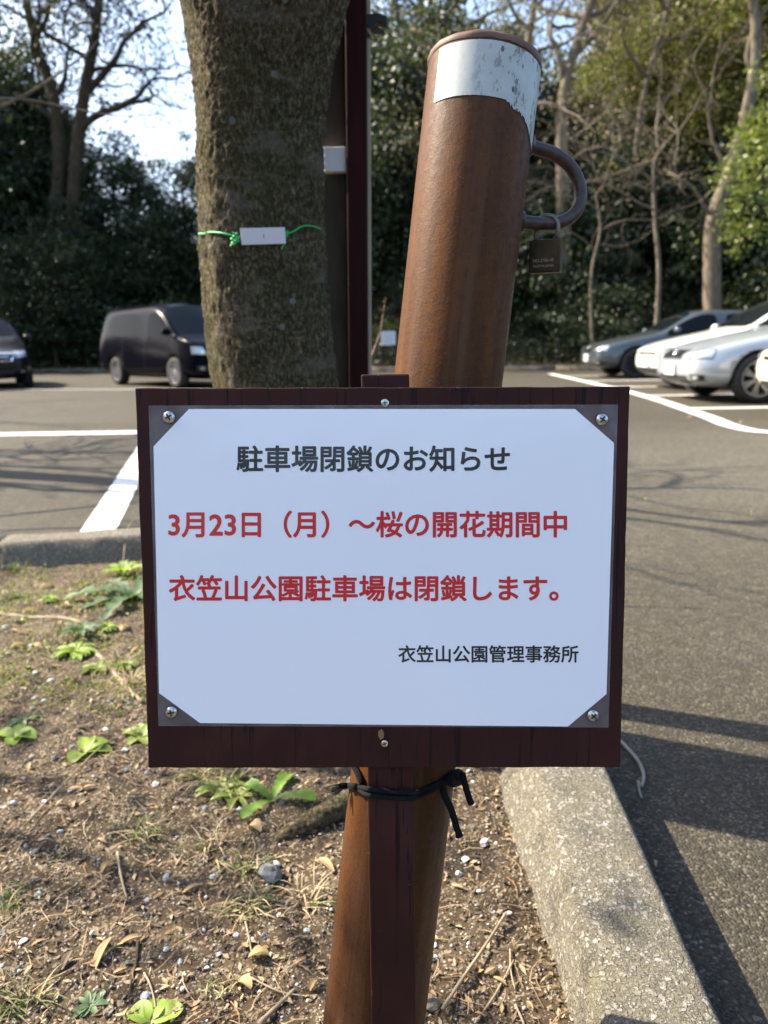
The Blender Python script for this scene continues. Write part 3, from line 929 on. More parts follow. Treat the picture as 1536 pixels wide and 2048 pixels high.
# ================================================================== EDGE-ON WOODEN SIGN FRAME BEHIND THE TREE
POSTW = mat('dark_red_post', (.055, .010, .009), .7, 0, .15); t = NT(POSTW)
t.color(t.ramp(t.noise(30, 5, .6, stretch=(1, 1, .1)), [(.3, (.016, .003, .003)), (.7, (.036, .007, .006))])); t.bump(t.noise(60, 4, stretch=(1, 1, .1)), .4, .002)
GREYW = m_simple_bark('weathered_grey_wood', (.045, .038, .030), (.085, .072, .056), .003)
PALEW = m_simple_bark('pale_bare_wood', (.36, .29, .20), (.50, .42, .31), .002)
sb = thing('sign_frame', 'tall dark red wooden sign post seen edge-on between the tree trunk and the rusty post', 'sign post', loc=on_ground(716, 1370))
SB = sb.location
def col_px(xa, xb, ya, xc, xd, yb, Y, depth, name, m, bv=.003):
    """an upright bar whose front spans two pixel widths at two heights, at distance Y"""
    pn, pp = Vector((0, 1, 0)), Vector((0, Y, 0))
    A, B, C_, D2 = (on_plane(xa, ya, pp, pn), on_plane(xb, ya, pp, pn), on_plane(xd, yb, pp, pn), on_plane(xc, yb, pp, pn))
    f = lambda a, b, z: a + (b - a) * ((z - a.z) / (b.z - a.z))
    ztop, zbot = 2.9, -.05
    Q = [f(A, D2, zbot), f(B, C_, zbot), f(B, C_, ztop), f(A, D2, ztop)]
    V = [q - SB for q in Q] + [q - SB + Vector((0, depth, 0)) for q in Q]
    o = mk(name, V, [(0, 1, 2, 3), (7, 6, 5, 4), (1, 0, 4, 5), (2, 1, 5, 6), (3, 2, 6, 7), (0, 3, 7, 4)], m, sb)
    return bevel(o, bv)
col_px(690, 733, 0, 698, 736, 745, 1.72, .065, 'post', POSTW)
col_px(733.5, 741, 0, 736.5, 743, 745, 1.755, .012, 'edge_board', PALEW, .001)
col_px(640, 688, 0, 652, 697, 745, 1.76, .05, 'weathered_post', GREYW)
pn, pp = Vector((0, 1, 0)), Vector((0, 1.74, 0))
q = on_plane(670, 320, pp, pn); w = (on_plane(693, 320, pp, pn) - on_plane(649, 320, pp, pn)).length
o = MB().box(q - SB + Vector((0, .003, 0)), (w, .022, w * 1.05)).build('white_plate', mat('white_board', (.76, .74, .70), .6), sb); bevel(o, .002)
STRAP = mat('black_strap', (.012, .012, .012), .6)
def flap(P, th, name):
    Q = [on_plane(x, y, Vector((0, 1.75, 0)), pn) - SB for x, y in P]
    n = len(Q)
    V = Q + [v + Vector((.004, th, 0)) for v in Q]
    mk(name, V, [tuple(range(n - 1, -1, -1)), tuple(range(n, 2 * n))] + [(i, (i + 1) % n, n + (i + 1) % n, n + i) for i in range(n)], STRAP, sb)
flap([(733, 28), (760, 26), (774, 33), (773, 47), (756, 41), (748, 50), (768, 59), (742, 56), (733, 50)], .03, 'strap')
flap([(733, 60), (741, 70), (739, 75), (733, 68)], .02, 'strap_end')

# budding shoot behind the sign's stake
SHOOT = mat('shoot_bark', (.19, .10, .06), .7); BUD = mat('young_bud', (.17, .21, .045), .5)
s0 = on_ground(706, 1100); s0 = Vector((s0.x, 2.5, soil_z(s0.x, 2.5)))
shoot = thing('sapling_shoot', 'thin reddish sapling shoot with small green buds rising behind the top of the stake', 'sapling', loc=s0)
zz = 2.46
SP = [Vector((0, 0, 0))] + [at_depth(x, y, zz) - s0 for x, y in ((728, 765), (737, 735), (744, 712), (752, 690), (760, 668), (765, 640), (769, 610), (771, 598))]
MB().tube(sm(SP, 4), [.006 - .0045 * min(1, i / 32) for i in range(33)], 8).build('stem', SHOOT, shoot, smooth=True)
for x, y, s in ((734, 728, .010), (748, 704, .008), (748, 684, .010), (757, 660, .014), (770, 646, .020), (762, 625, .018), (775, 620, .012), (771, 600, .012), (765, 606, .010)):
    c = at_depth(x, y, zz) - s0
    mb = MB()
    for k in range(3):
        d = Vector((rnd.uniform(-.6, .6), rnd.uniform(-.6, .6), 1)).normalized()
        a = d.orthogonal().normalized()
        mb.add([c, c + d * s * .5 + a * s * .3, c + d * s, c + d * s * .5 - a * s * .3, c + d * s * .5 + d.cross(a) * s * .2], [(0, 1, 4), (1, 2, 4), (2, 3, 4), (3, 0, 4)])
    mb.build('bud', BUD, shoot)

# ================================================================== PARKED CARS
def paint(name, col, metal=.0, rough=.32, coat=.8, spec=.5):
    m = mat(name, col, rough, metal, spec, coat)
    return m
GLASS = mat('car_glass', (.006, .008, .010), .05, 0, .12)
SIDEGLASS = mat('tinted_side_glass', (.005, .006, .008), .08, 0, .02)
RUBBER = mat('tyre_rubber', (.018, .018, .018), .85)
TRIM = mat('black_trim', (.014, .014, .015), .5)
CHROME = mat('bright_chrome', (.75, .75, .76), .12, 1.0)
ALLOY = mat('alloy_rim', (.52, .52, .53), .3, .9)
ALLOYD = mat('dark_rim', (.022, .022, .024), .4, .6)
LAMP = mat('headlamp_glass', (.50, .53, .55), .08, .45, .8, 1.0)
PLATE = mat('number_plate', (.62, .64, .62), .45)
PLATEY = mat('plate_print', (.06, .16, .09), .5)
AMBER = mat('amber_lens', (.55, .16, .02), .2)
# stations: t, zb, w, zmid, zbelt, wb, [hood z edge, w, z centre] or [zwin, ww, zr, wr, zc]; fractions of L, W/2, H
SEDAN = [(.000, .22, .66, .32, .40, .64, .42, .56, .43), (.018, .15, .86, .33, .44, .82, .47, .70, .475), (.09, .125, .97, .36, .50, .93, .535, .80, .55), (.19, .12, 1.0, .38, .555, .95, .60, .80, .625),
         (.285, .12, 1.0, .39, .60, .94, .655, .80, .675), (.315, .12, 1.0, .39, .615, .93, .675, .82, .690),
         (.465, .12, 1.0, .40, .635, .93, .925, .70, .955, .62, .985), (.575, .12, 1.0, .40, .645, .93, .955, .69, .98, .61, 1.0), (.595, .12, 1.0, .40, .648, .93, .955, .69, .98, .61, 1.0),
         (.715, .12, 1.0, .41, .66, .93, .925, .68, .96, .60, .985), (.735, .12, 1.0, .41, .665, .93, .915, .68, .95, .60, .975),
         (.875, .13, .99, .42, .68, .91, .70, .78, .715, .70, .725), (.96, .15, .94, .43, .66, .86, .68, .74, .69, .66, .70), (.995, .20, .84, .40, .60, .78, .62, .66, .63, .58, .64), (1.0, .26, .74, .38, .50, .70, .52, .6, .53, .5, .54)]
HATCH = SEDAN[:6] + [SEDAN[6], SEDAN[7], SEDAN[8],
         (.76, .12, 1.0, .41, .67, .93, .925, .69, .96, .61, .985), (.78, .12, 1.0, .41, .672, .93, .92, .69, .955, .61, .98),
         (.93, .13, .99, .42, .69, .91, .86, .68, .90, .62, .915), (.965, .14, .97, .42, .69, .90, .76, .72, .77, .66, .78), (.99, .18, .9, .42, .60, .84, .62, .74, .63, .66, .64), (1.0, .26, .78, .38, .50, .74, .52, .66, .53, .58, .54)]
VAN = [(.000, .16, .70, .26, .40, .68, .43, .60, .44), (.015, .12, .88, .28, .46, .86, .485, .74, .49), (.07, .10, .97, .32, .52, .93, .545, .82, .555), (.12, .095, 1.0, .33, .54, .95, .565, .84, .575),
       (.155, .095, 1.0, .34, .555, .95, .58, .86, .59), (.175, .095, 1.0, .34, .56, .95, .59, .86, .60),
       (.345, .095, 1.0, .35, .575, .95, .885, .80, .93, .72, .975), (.455, .095, 1.0, .35, .58, .95, .91, .80, .955, .72, .995), (.475, .095, 1.0, .35, .58, .95, .91, .80, .955, .72, 1.0),
       (.90, .095, 1.0, .35, .60, .95, .91, .80, .955, .72, .995), (.92, .095, 1.0, .35, .60, .95, .90, .80, .95, .72, .985),
       (.975, .10, .99, .36, .60, .93, .84, .78, .87, .70, .90), (.99, .12, .97, .36, .58, .91, .62, .80, .63, .72, .64), (1.0, .16, .9, .36, .50, .85, .52, .72, .53, .64, .54)]

def wheel(parent, x, y, side, rad, wid, rim_r, nsp, rimmat):
    w = bpy.data.objects.new('wheel', None); COL.objects.link(w); w.parent = parent
    w.location = (x, y, rad); w.rotation_euler = (-math.pi / 2 * side, 0, 0)     # local Z points outward
    h = wid / 2
    mb = MB()
    mb.lathe([(rim_r, -h), (rad * .94, -h), (rad, -h * .72), (rad, h * .72), (rad * .94, h), (rim_r + .012, h * .98), (rim_r, h * .9)], 40, close=True)
    mb.build('tyre', RUBBER, w, smooth=True)
    mb = MB()
    mb.lathe([(rim_r + .004, h * .93), (rim_r - .012, h * .93), (rim_r - .03, h * .2), (rim_r - .05, -h * .3)], 40)
    mb.lathe([(.07, h * .55), (.062, h * .74), (.045, h * .8), (.001, h * .8)], 20)
    mb.lathe([(rim_r - .01, -h * .35), (.001, -h * .35)], 24, 1)
    for k in range(nsp):
        a = 2 * math.pi * k / nsp
        for s in ((-1, 1) if nsp <= 7 else (0,)):
            e = .045 * s
            r0, r1 = .05, rim_r - .01
            d = Vector((math.cos(a), math.sin(a), 0)); n = Vector((-d.y, d.x, 0))
            P = [d * r0 + n * (e * .5 - .018), d * r0 + n * (e * .5 + .018), d * r1 + n * (e * 1.6 + .016), d * r1 + n * (e * 1.6 - .016)]
            V = [p + Vector((0, 0, h * (.72 if i < 2 else .86))) for i, p in enumerate(P)] + [p + Vector((0, 0, h * .4)) for p in P]
            mb.add(V, [(0, 1, 2, 3), (0, 4, 5, 1), (1, 5, 6, 2), (2, 6, 7, 3), (3, 7, 4, 0)])
    mb.build('rim', [rimmat, TRIM], w)
    return w

def make_car(name, label, cat, st, L, W, H, body, loc, rz, wheels=(.2, .79), rad=.32, rim_r=.22, nsp=5, rimmat=ALLOY, face='sedan', plate=True, arch=1.13, chrome_rail=False, emblem=True):
    root = thing(name, label, cat, loc=loc, rz=rz)
    n9 = []
    V, F, mi = [], [], []
    glass_from = 5
    for s in st:
        t, zb, w, zm, zbl, wb = s[:6]
        if len(s) == 9:
            zh, wh, zc = s[6:]
            ring = [(0, zb), (.8 * w, zb), (w, zb + .09), (w, zm), (wb, zbl), ((wb + wh) / 2, (zbl + zh) / 2 + .006), (wh, zh), (wh * .55, (zh * .4 + zc * .6)), (0, zc)]
        else:
            zw, ww, zr, wr, zc = s[6:]
            ring = [(0, zb), (.8 * w, zb), (w, zb + .09), (w, zm), (wb, zbl), (ww, zw), (wr, zr), (wr * .55, (zr * .35 + zc * .65)), (0, zc)]
        X = L / 2 - t * L
        pts = [(X, y * W / 2, z * H) for y, z in ring]
        V += pts + [(X, -p[1], p[2]) for p in pts[1:-1][::-1]]
    n = 16
    m = len(st)
    for i in range(m - 1):
        for k in range(n):
            F.append((i * n + k, i * n + (k + 1) % n, (i + 1) * n + (k + 1) % n, (i + 1) * n + k))
            q = k if k < 8 else 15 - k            # which strip: 4 side window, 5 rail, 6-7 top
            g = 0
            if i == 5 and q in (6, 7): g = 1
            if i == 5 and q == 4: g = 2
            if i in (6, 8) and q == 4: g = 2
            if i == 9 and q == 4 and len(st) > 14 and st is not SEDAN: g = 0
            if i == 10 and q in (6, 7) and st is SEDAN: g = 1
            if i in (10, 11) and q in (6, 7) and st is not SEDAN: g = 1
            if i == 9 + (st is not SEDAN) and q == 4 and st is not VAN: g = 2
            mi.append(g)
    F += [tuple(range(n - 1, -1, -1)), tuple((m - 1) * n + k for k in range(n))]; mi += [0, 0]
    F = [tuple(reversed(f)) for f in F]
    me = bpy.data.meshes.new('cage'); me.from_pydata(V, [], F); me.update()
    me.polygons.foreach_set('material_index', np.array(mi, dtype=np.int32))
    bm = bmesh.new(); bm.from_mesh(me)
    bmesh.ops.recalc_face_normals(bm, faces=bm.faces)
    cl = bm.edges.layers.float.get('crease_edge') or bm.edges.layers.float.new('crease_edge')
    for e in bm.edges:
        ms = [f.material_index for f in e.link_faces]
        if len(ms) == 2 and ms[0] != ms[1]: e[cl] = .45
    for f in bm.faces: f.smooth = True
    bm.to_mesh(me); bm.free()
    for k in range(3): me.materials.append(body)
    o = bpy.data.objects.new('cage', me); COL.objects.link(o)
    md = o.modifiers.new('s', 'SUBSURF'); md.levels = 2; md.render_levels = 2
    cut = MB()
    for wx in wheels:
        for sy in (-1, 1):
            c = MB(); R_ = rad * arch
            cx, cy = L / 2 - wx * L, sy * (W / 2 - .02)
            vv = [(cx + R_ * math.cos(a), cy + yy, rad * 1.02 + R_ * math.sin(a)) for yy in (-.24, .24) for a in np.linspace(0, 2 * math.pi, 36, endpoint=False)]
            ff = [(k, (k + 1) % 36, 36 + (k + 1) % 36, 36 + k) for k in range(36)] + [tuple(range(35, -1, -1)), tuple(range(36, 72))]
            cut.add(vv, ff, 3)
    co = cut.build('cutter', [body, body, body, TRIM])
    bm = bmesh.new(); bm.from_mesh(co.data); bmesh.ops.recalc_face_normals(bm, faces=bm.faces); bm.to_mesh(co.data); bm.free()
    me.materials.append(TRIM)
    bo = o.modifiers.new('b', 'BOOLEAN'); bo.object = co; bo.operation = 'DIFFERENCE'; bo.solver = 'EXACT'
    dg = bpy.context.evaluated_depsgraph_get(); dg.update()
    res = bpy.data.meshes.new_from_object(o.evaluated_get(dg))
    bpy.data.objects.remove(o); bpy.data.objects.remove(co)
    VV = [v.co.copy() for v in res.vertices]
    PF = [(tuple(p.vertices), p.material_index) for p in res.polygons]
    bvh = BVHTree.FromPolygons(VV, [p[0] for p in PF])
    def sub(sel, pname, mats, remap):
        ids = {}; v2, f2, m2 = [], [], []
        for f, k in PF:
            if not sel(f, k): continue
            for v in f:
                if v not in ids: ids[v] = len(v2); v2.append(VV[v])
            f2.append(tuple(ids[v] for v in f)); m2.append(remap(k))
        if f2: return mk(pname, v2, f2, mats, root, True, m2)
    sub(lambda f, k: k in (0, 3), 'body', [body, TRIM], lambda k: 1 if k == 3 else 0)
    cxm = 0
    sub(lambda f, k: k == 1 and sum(VV[v].x for v in f) / len(f) > 0, 'windscreen', [GLASS], lambda k: 0)
    sub(lambda f, k: k == 1 and sum(VV[v].x for v in f) / len(f) <= 0, 'rear_window', [GLASS], lambda k: 0)
    sub(lambda f, k: k == 2 and sum(VV[v].y for v in f) > 0, 'side_window', [SIDEGLASS if st is VAN else GLASS], lambda k: 0)
    sub(lambda f, k: k == 2 and sum(VV[v].y for v in f) <= 0, 'side_window', [SIDEGLASS if st is VAN else GLASS], lambda k: 0)
    bpy.data.meshes.remove(res)
    def patch(pname, corners, mtl, d=Vector((-1, 0, 0)), nu=9, nv=5, out=.006, axis='front', thick=None, par=None):
        """a panel laid on the body: corners (a,b) go anticlockwise; axis front: (y,z) hit along -x, side: (x,z) hit along y"""
        P = []
        for i in range(nu):
            for j in range(nv):
                u, v = i / (nu - 1), j / (nv - 1)
                a = [corners[0][k] * (1 - u) * (1 - v) + corners[1][k] * u * (1 - v) + corners[2][k] * u * v + corners[3][k] * (1 - u) * v for k in (0, 1)]
                if axis == 'front': o_ = Vector((L / 2 + 1, a[0], a[1])); dd = Vector((-1, 0, 0))
                elif axis == 'diag': o_ = Vector((L / 2 + 1, a[0], a[1])); dd = d.normalized(); o_ = Vector((L / 2 - .15, a[0], a[1])) - dd * 1.0
                else: o_ = Vector((a[0], axis * 3, a[1])); dd = Vector((0, -axis, 0))
                h = bvh.ray_cast(o_, dd)
                P.append((h[0] - dd * out) if h[0] is not None else (P[-1] if P else o_ + dd))
        return MB().grid(P, nu, nv).build(pname, mtl, par or root, smooth=True)
    hw = W / 2
    if face == 'sedan':
        patch('grille', [(-.30, .40 * H), (.30, .40 * H), (.36, .485 * H), (-.36, .485 * H)], TRIM)
        for z in (.415, .44, .465): patch('grille_bar', [(-.30, (z - .006) * H), (.30, (z - .006) * H), (.31, (z + .006) * H), (-.31, (z + .006) * H)], CHROME, nu=9, nv=2, out=.022)
        lo_i, lo_o, hi = .40 * H, .42 * H, .485 * H
    elif face == 'slim':
        patch('grille', [(-.42, .395 * H), (.42, .395 * H), (.45, .425 * H), (-.45, .425 * H)], TRIM)
        patch('grille_bar', [(-.42, .405 * H), (.42, .405 * H), (.42, .413 * H), (-.42, .413 * H)], CHROME, nu=9, nv=2, out=.012)
        lo_i, lo_o, hi = .40 * H, .42 * H, .47 * H
    elif face == 'wide':
        patch('grille', [(-.42, .38 * H), (.42, .38 * H), (.50, .47 * H), (-.50, .47 * H)], TRIM)
        for a_, b_ in (((-.44, .368), (.44, .368)), ((-.52, .472), (.52, .472)), ((-.42, .425), (.42, .425))):
            patch('grille_bar', [(a_[0], (a_[1] - .008) * H), (b_[0], (b_[1] - .008) * H), (b_[0], (b_[1] + .008) * H), (a_[0], (a_[1] + .008) * H)], CHROME, nu=9, nv=2, out=.02)
        for s in (-1, 1): patch('grille_bar', [(s * .44, .37 * H), (s * .47, .37 * H), (s * .55, .47 * H), (s * .52, .47 * H)][::s], CHROME, nu=3, nv=4, out=.02)
        lo_i, lo_o, hi = .40 * H, .43 * H, .50 * H
    else:
        patch('grille', [(-.40, .34 * H), (.40, .34 * H), (.46, .41 * H), (-.46, .41 * H)], TRIM)
        for z in (.355, .375, .395): patch('grille_bar', [(-.40, (z - .005) * H), (.40, (z - .005) * H), (.41, (z + .005) * H), (-.41, (z + .005) * H)], CHROME, nu=9, nv=2, out=.016)
        lo_i, lo_o, hi = .37 * H, .39 * H, .46 * H
    for s in (1, -1):
        c = [(s * (hw * .50), lo_i), (s * (hw * .94), lo_o), (s * (hw * .96), hi + .01 * H), (s * (hw * .62), hi)]
        c2 = [(c[0][0] - s * .02, c[0][1] - .015), (c[1][0] + s * .01, c[1][1] - .02), (c[2][0] + s * .01, c[2][1] + .012), (c[3][0] - s * .02, c[3][1] + .012)]
        patch('headlight_surround', c2 if s > 0 else c2[::-1], TRIM, d=Vector((-1, -s * .75, -.12)), axis='diag', nu=7, nv=5, out=.004)
        patch('headlight', c if s > 0 else c[::-1], LAMP, d=Vector((-1, -s * .75, -.12)), axis='diag', nu=7, nv=5, out=.008)
        f_ = [(s * hw * .58, .20 * H), (s * hw * .84, .20 * H), (s * hw * .84, .26 * H), (s * hw * .60, .26 * H)]
        patch('fog_recess', f_ if s > 0 else f_[::-1], TRIM, d=Vector((-1, -s * .3, 0)), axis='diag', nu=5, nv=3)
        f_ = [(s * hw * .66, .215 * H), (s * hw * .76, .215 * H), (s * hw * .76, .245 * H), (s * hw * .66, .245 * H)]
        patch('fog_light', f_ if s > 0 else f_[::-1], LAMP, d=Vector((-1, -s * .3, 0)), axis='diag', nu=4, nv=3, out=.014)
        # mirrors and handles
        zmir = .66 * H if st is not VAN else .61 * H
        xm = L / 2 - (.36 if st is not VAN else .20) * L
        mb = MB(); mb.lathe([(.001, -.10), (.05, -.09), (.075, -.04), (.08, .02), (.07, .08), (.001, .10)], 12)
        V3 = [Vector((v[0] * .85, v[2] * 1.0, v[1] * .95)) for v in mb.V]
        mo = mk('mirror', [v + Vector((xm, s * (hw + .06), zmir + .05)) for v in V3], mb.F, body, root, True)
        for dx in (.53, .69) if st is not VAN else (.43, .56):
            X = L / 2 - dx * L
            f_ = [(X - .09, .575 * H), (X + .09, .575 * H), (X + .09, .592 * H), (X - .09, .592 * H)]
            patch('door_handle', f_, CHROME if chrome_rail else body, axis=s, nu=5, nv=2, out=.022)
        for dx in (.335, .585, .77) if st is not VAN else (.19, .465, .70):
            X = L / 2 - dx * L
            f_ = [(X - .004, .17 * H), (X + .004, .17 * H), (X + .004, .64 * H if st is not VAN else .57 * H), (X - .004, .64 * H if st is not VAN else .57 * H)]
            patch('door_seam', f_, TRIM, axis=s, nu=2, nv=10, out=.002)
        f_ = [(L / 2 - .29 * L, .125 * H), (L / 2 - .70 * L, .125 * H), (L / 2 - .70 * L, .165 * H), (L / 2 - .29 * L, .165 * H)]
        patch('sill', f_, TRIM if st is VAN else body, axis=s, nu=8, nv=3, out=.01)
    patch('lower_grille', [(-.52, .17 * H), (.52, .17 * H), (.48, .245 * H), (-.48, .245 * H)], TRIM)
    if plate:
        h = bvh.ray_cast(Vector((L / 2 + 1, 0, .30 * H)), Vector((-1, 0, 0)))[0]
        p_ = bevel(MB().box((h.x + .02, 0, .30 * H), (.02, .33, .165)).build('number_plate', PLATE, root), .004, 1)
        mb = MB()
        for k in range(4): mb.box((h.x + .0315, -.085 + k * .062, .292 * H), (.002, .030, .075))
        mb.build('plate_mark', PLATEY, p_)
    if emblem:
        z = .46 * H if face != 'van' else .43 * H
        h = bvh.ray_cast(Vector((L / 2 + 1, 0, z)), Vector((-1, 0, 0)))[0]
        e = MB(); e.lathe([(.055, 0), (.055, .012), (.045, .016), (.045, .010), (.001, .010)], 20)
        eo = e.build('emblem', CHROME, root, True); eo.location = h + Vector((.01, 0, 0)); eo.rotation_euler = (0, R(75), 0)
    for wx in wheels:
        for s in (1, -1): wheel(root, L / 2 - wx * L, s * (W / 2 - .115), s, rad, .21, rim_r, nsp, rimmat)
    return root
SILVER, GREY, WHITE, BLACK, NAVY, CREAM = paint('silver_paint', (.40, .44, .47), .35, .3), paint('slate_paint', (.060, .075, .085), .3, .3), paint('pearl_white_paint', (.66, .68, .60)), paint('black_paint', (.008, .008, .010), 0, .25, .12, .25), paint('dark_violet_black_paint', (.004, .004, .007), 0, .2, .0, .03), paint('cream_paint', (.66, .58, .42))
def nose_at(x, y, L): return (x + L / 2, y, .004)
make_car('sedan', 'silver sedan with bright alloy wheels parked nose-in on the white lines', 'car', SEDAN, 4.58, 1.78, 1.45, SILVER, nose_at(4.12, 10.3, 4.58), math.pi, (.182, .785), .325, .235, 7, ALLOY, 'sedan')
make_car('station_wagon', 'dark grey car with black wheels parked at the wooded end of the row', 'car', HATCH, 4.72, 1.84, 1.50, GREY, nose_at(4.85, 17.15, 4.72), math.pi, (.185, .785), .33, .235, 5, ALLOYD, 'sedan')
make_car('hatchback', 'pearl white car parked between the silver sedan and the dark grey car', 'car', HATCH, 4.50, 1.75, 1.49, WHITE, nose_at(4.72, 12.95, 4.5), math.pi, (.19, .79), .32, .215, 8, ALLOY, 'slim')
make_car('compact_car', 'cream coloured car whose nose just shows beside the silver sedan', 'car', HATCH, 4.2, 1.7, 1.52, CREAM, nose_at(4.30, 7.75, 4.2), math.pi, (.19, .79), .31, .21, 8, ALLOY, 'slim')
vd = Vector((2.1, -2.2, 0)).normalized()
fwp = Vector((-4.35, 15.35, 0)); 
vc = fwp + Vector((-vd.y, vd.x, 0)) * .80 * 1 - vd * (4.7 * (.5 - .185))
make_car('minivan', 'black minivan parked in front of the wooded bank', 'van', VAN, 4.7, 1.73, 1.84, NAVY, (vc.x, vc.y, .004), math.atan2(vd.y, vd.x), (.185, .795), .325, .205, 10, ALLOY, 'van', chrome_rail=False)
sd = Vector((.50, -.87, 0)).normalized()
suv_n = on_ground(2, 768)
make_car('suv', 'black SUV with a broad chrome grille, only its front corner in view', 'car', HATCH, 4.6, 1.80, 1.68, BLACK, (-8.70 - sd.x * 2.2, 16.1 - sd.y * 2.2, .004), math.atan2(sd.y, sd.x), (.19, .79), .35, .23, 5, ALLOY, 'wide')

# ================================================================== WOODED BANK
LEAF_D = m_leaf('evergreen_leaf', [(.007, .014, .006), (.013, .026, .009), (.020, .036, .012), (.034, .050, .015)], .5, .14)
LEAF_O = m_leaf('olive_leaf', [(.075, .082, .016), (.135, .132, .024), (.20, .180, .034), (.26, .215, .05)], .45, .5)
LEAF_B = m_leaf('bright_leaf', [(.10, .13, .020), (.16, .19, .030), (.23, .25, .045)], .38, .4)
LEAF_T = m_leaf('dry_leaf', [(.16, .115, .065), (.22, .17, .10), (.13, .10, .06)], .7, .3)
TBARK = m_simple_bark('forest_bark', (.030, .023, .015), (.095, .072, .046))
PBARK = m_simple_bark('pale_bark', (.085, .068, .048), (.23, .19, .14), .01)
def leaves(P, size, up=.5, seed=0, jitter=.35, aspect=.5):
    """one folded leaf (two triangles) at every point"""
    g = np.random.default_rng(seed)
    P = np.asarray(P, dtype=np.float64); n = len(P)
    d = g.normal(size=(n, 3)); d /= np.linalg.norm(d, axis=1)[:, None]
    q = g.normal(size=(n, 3)); q[:, 2] += up; nn_ = q / np.linalg.norm(q, axis=1)[:, None]
    s = np.cross(nn_, d); s /= np.maximum(np.linalg.norm(s, axis=1)[:, None], 1e-6)
    L = size * (1 + g.uniform(-jitter, jitter, size=(n, 1)))
    V = np.empty((n, 4, 3))
    V[:, 0] = P - d * L / 2; V[:, 2] = P + d * L / 2
    V[:, 1] = P + s * L * aspect / 2 + nn_ * L * .08; V[:, 3] = P - s * L * aspect / 2 + nn_ * L * .08
    i = np.arange(n)[:, None] * 4
    F = np.concatenate([i + np.array([[0, 1, 2]]), i + np.array([[0, 2, 3]])]).astype(np.int32)
    return V.reshape(-1, 3), F
def fast_mesh(name, V, F, m):
    me = bpy.data.meshes.new(name)
    me.vertices.add(len(V)); me.vertices.foreach_set('co', np.asarray(V, dtype=np.float32).ravel())
    k = F.shape[1]
    me.loops.add(F.size); me.loops.foreach_set('vertex_index', F.ravel().astype(np.int32))
    me.polygons.add(len(F)); me.polygons.foreach_set('loop_start', np.arange(0, F.size, k, dtype=np.int32))
    try: me.polygons.foreach_set('loop_total', np.full(len(F), k, dtype=np.int32))
    except Exception: pass
    me.materials.append(m)
    me.update(calc_edges=True); me.validate()
    return me
def crown_points(w, h, z0, nclump, per, spread, seed, bottom=.0):
    g = np.random.default_rng(seed)
    out = []
    for k in range(nclump):
        u = g.normal(size=3); u /= np.linalg.norm(u)
        r = g.uniform(.35, 1.0) ** .6
        lob = 1 + .28 * math.sin(u[0] * 4 + seed) * math.cos(u[1] * 3.3 + u[2] * 2.7 + seed * 1.7)
        c = np.array([u[0] * w / 2 * r * lob, u[1] * w / 2 * r * lob, z0 + h / 2 + u[2] * h / 2 * r * lob])
        m = int(per * g.uniform(.45, 1.4))
        out.append(c + g.normal(size=(m, 3)) * np.array([spread, spread, spread * .6]) * g.uniform(.6, 1.3))
    return np.concatenate(out)
CROWNS = {}
def crown_mesh(kind, w, h, z0, nclump, per, spread, size, m, seed):
    k = (kind, seed)
    if k not in CROWNS:
        V, F = leaves(crown_points(w, h, z0, nclump, per, spread, seed), size, seed=seed)
        CROWNS[k] = fast_mesh('crown', V, F, m)
    return CROWNS[k]
def trunk_mesh(h, r, seed, bark, lean=0., limbs=6, z1=.9):
    g = random.Random(seed); mb = MB()
    P = sm([(0, 0, -.4), (g.uniform(-.1, .1), g.uniform(-.1, .1), h * .3), (lean * .5 + g.uniform(-.2, .2), g.uniform(-.2, .2), h * .6), (lean, 0, h * z1)], 5)
    rad = [r * (1.15 - .8 * i / len(P)) for i in range(len(P))]
    mb.tube(P, rad, 10, caps=False)
    for k in range(limbs):
        j = g.randrange(len(P) // 3, len(P))
        a = g.uniform(0, 6.28)
        limb(mb, P[j], Vector((math.cos(a), math.sin(a), g.uniform(.3, 1))), rad[j] * .45, h * .16, 2, g, twig=.012, sides=5)
    me = bpy.data.meshes.new('trunk'); me.from_pydata([tuple(v) for v in mb.V], [], mb.F); me.materials.append(bark)
    me.polygons.foreach_set('use_smooth', np.ones(len(me.polygons), dtype=bool))
    return me
KINDS_ = {}
def evergreen(px, Y, h, kind, label, group, wscale=1., seed=0, cat='tree'):
    x = (px - 768) / FPX * Y * math.cos(PITCH)
    z = terrain(x, Y)
    if kind not in KINDS_:
        lm, size = {'dark': (LEAF_D, .24), 'loose': (LEAF_D, .21), 'olive': (LEAF_O, .20), 'bright': (LEAF_B, .085)}[kind[0]]
        s = kind[1]
        KINDS_[kind] = (crown_mesh(kind, 5.4, 8.6, 1.0, 150 if kind[0] == 'loose' else 210, 62 if kind[0] == 'loose' else 82, .40 if kind[0] == 'loose' else .46, size, lm, s + 11), trunk_mesh(9.5, .16, s, TBARK))
    cm, tm = KINDS_[kind]
    g = random.Random(seed + int(px * 7 + Y))
    t = thing('evergreen_tree', label, cat, loc=(x, Y, z), rz=g.uniform(0, 6.28), group=group)
    k = h / 9.6
    t.scale = (k * wscale, k * wscale, k)
    link('crown', cm, t); link('trunk', tm, t)
    return t
GD, GO = 'dark evergreen trees on the wooded bank', 'sunlit olive green trees on the wooded bank'
LD = 'dark evergreen tree in the crowded wood behind the minivan'
LR = 'dark evergreen tree in the shaded wood behind the parked cars'
LO = 'olive green leafy tree catching the sun above the parked cars'
i = 0
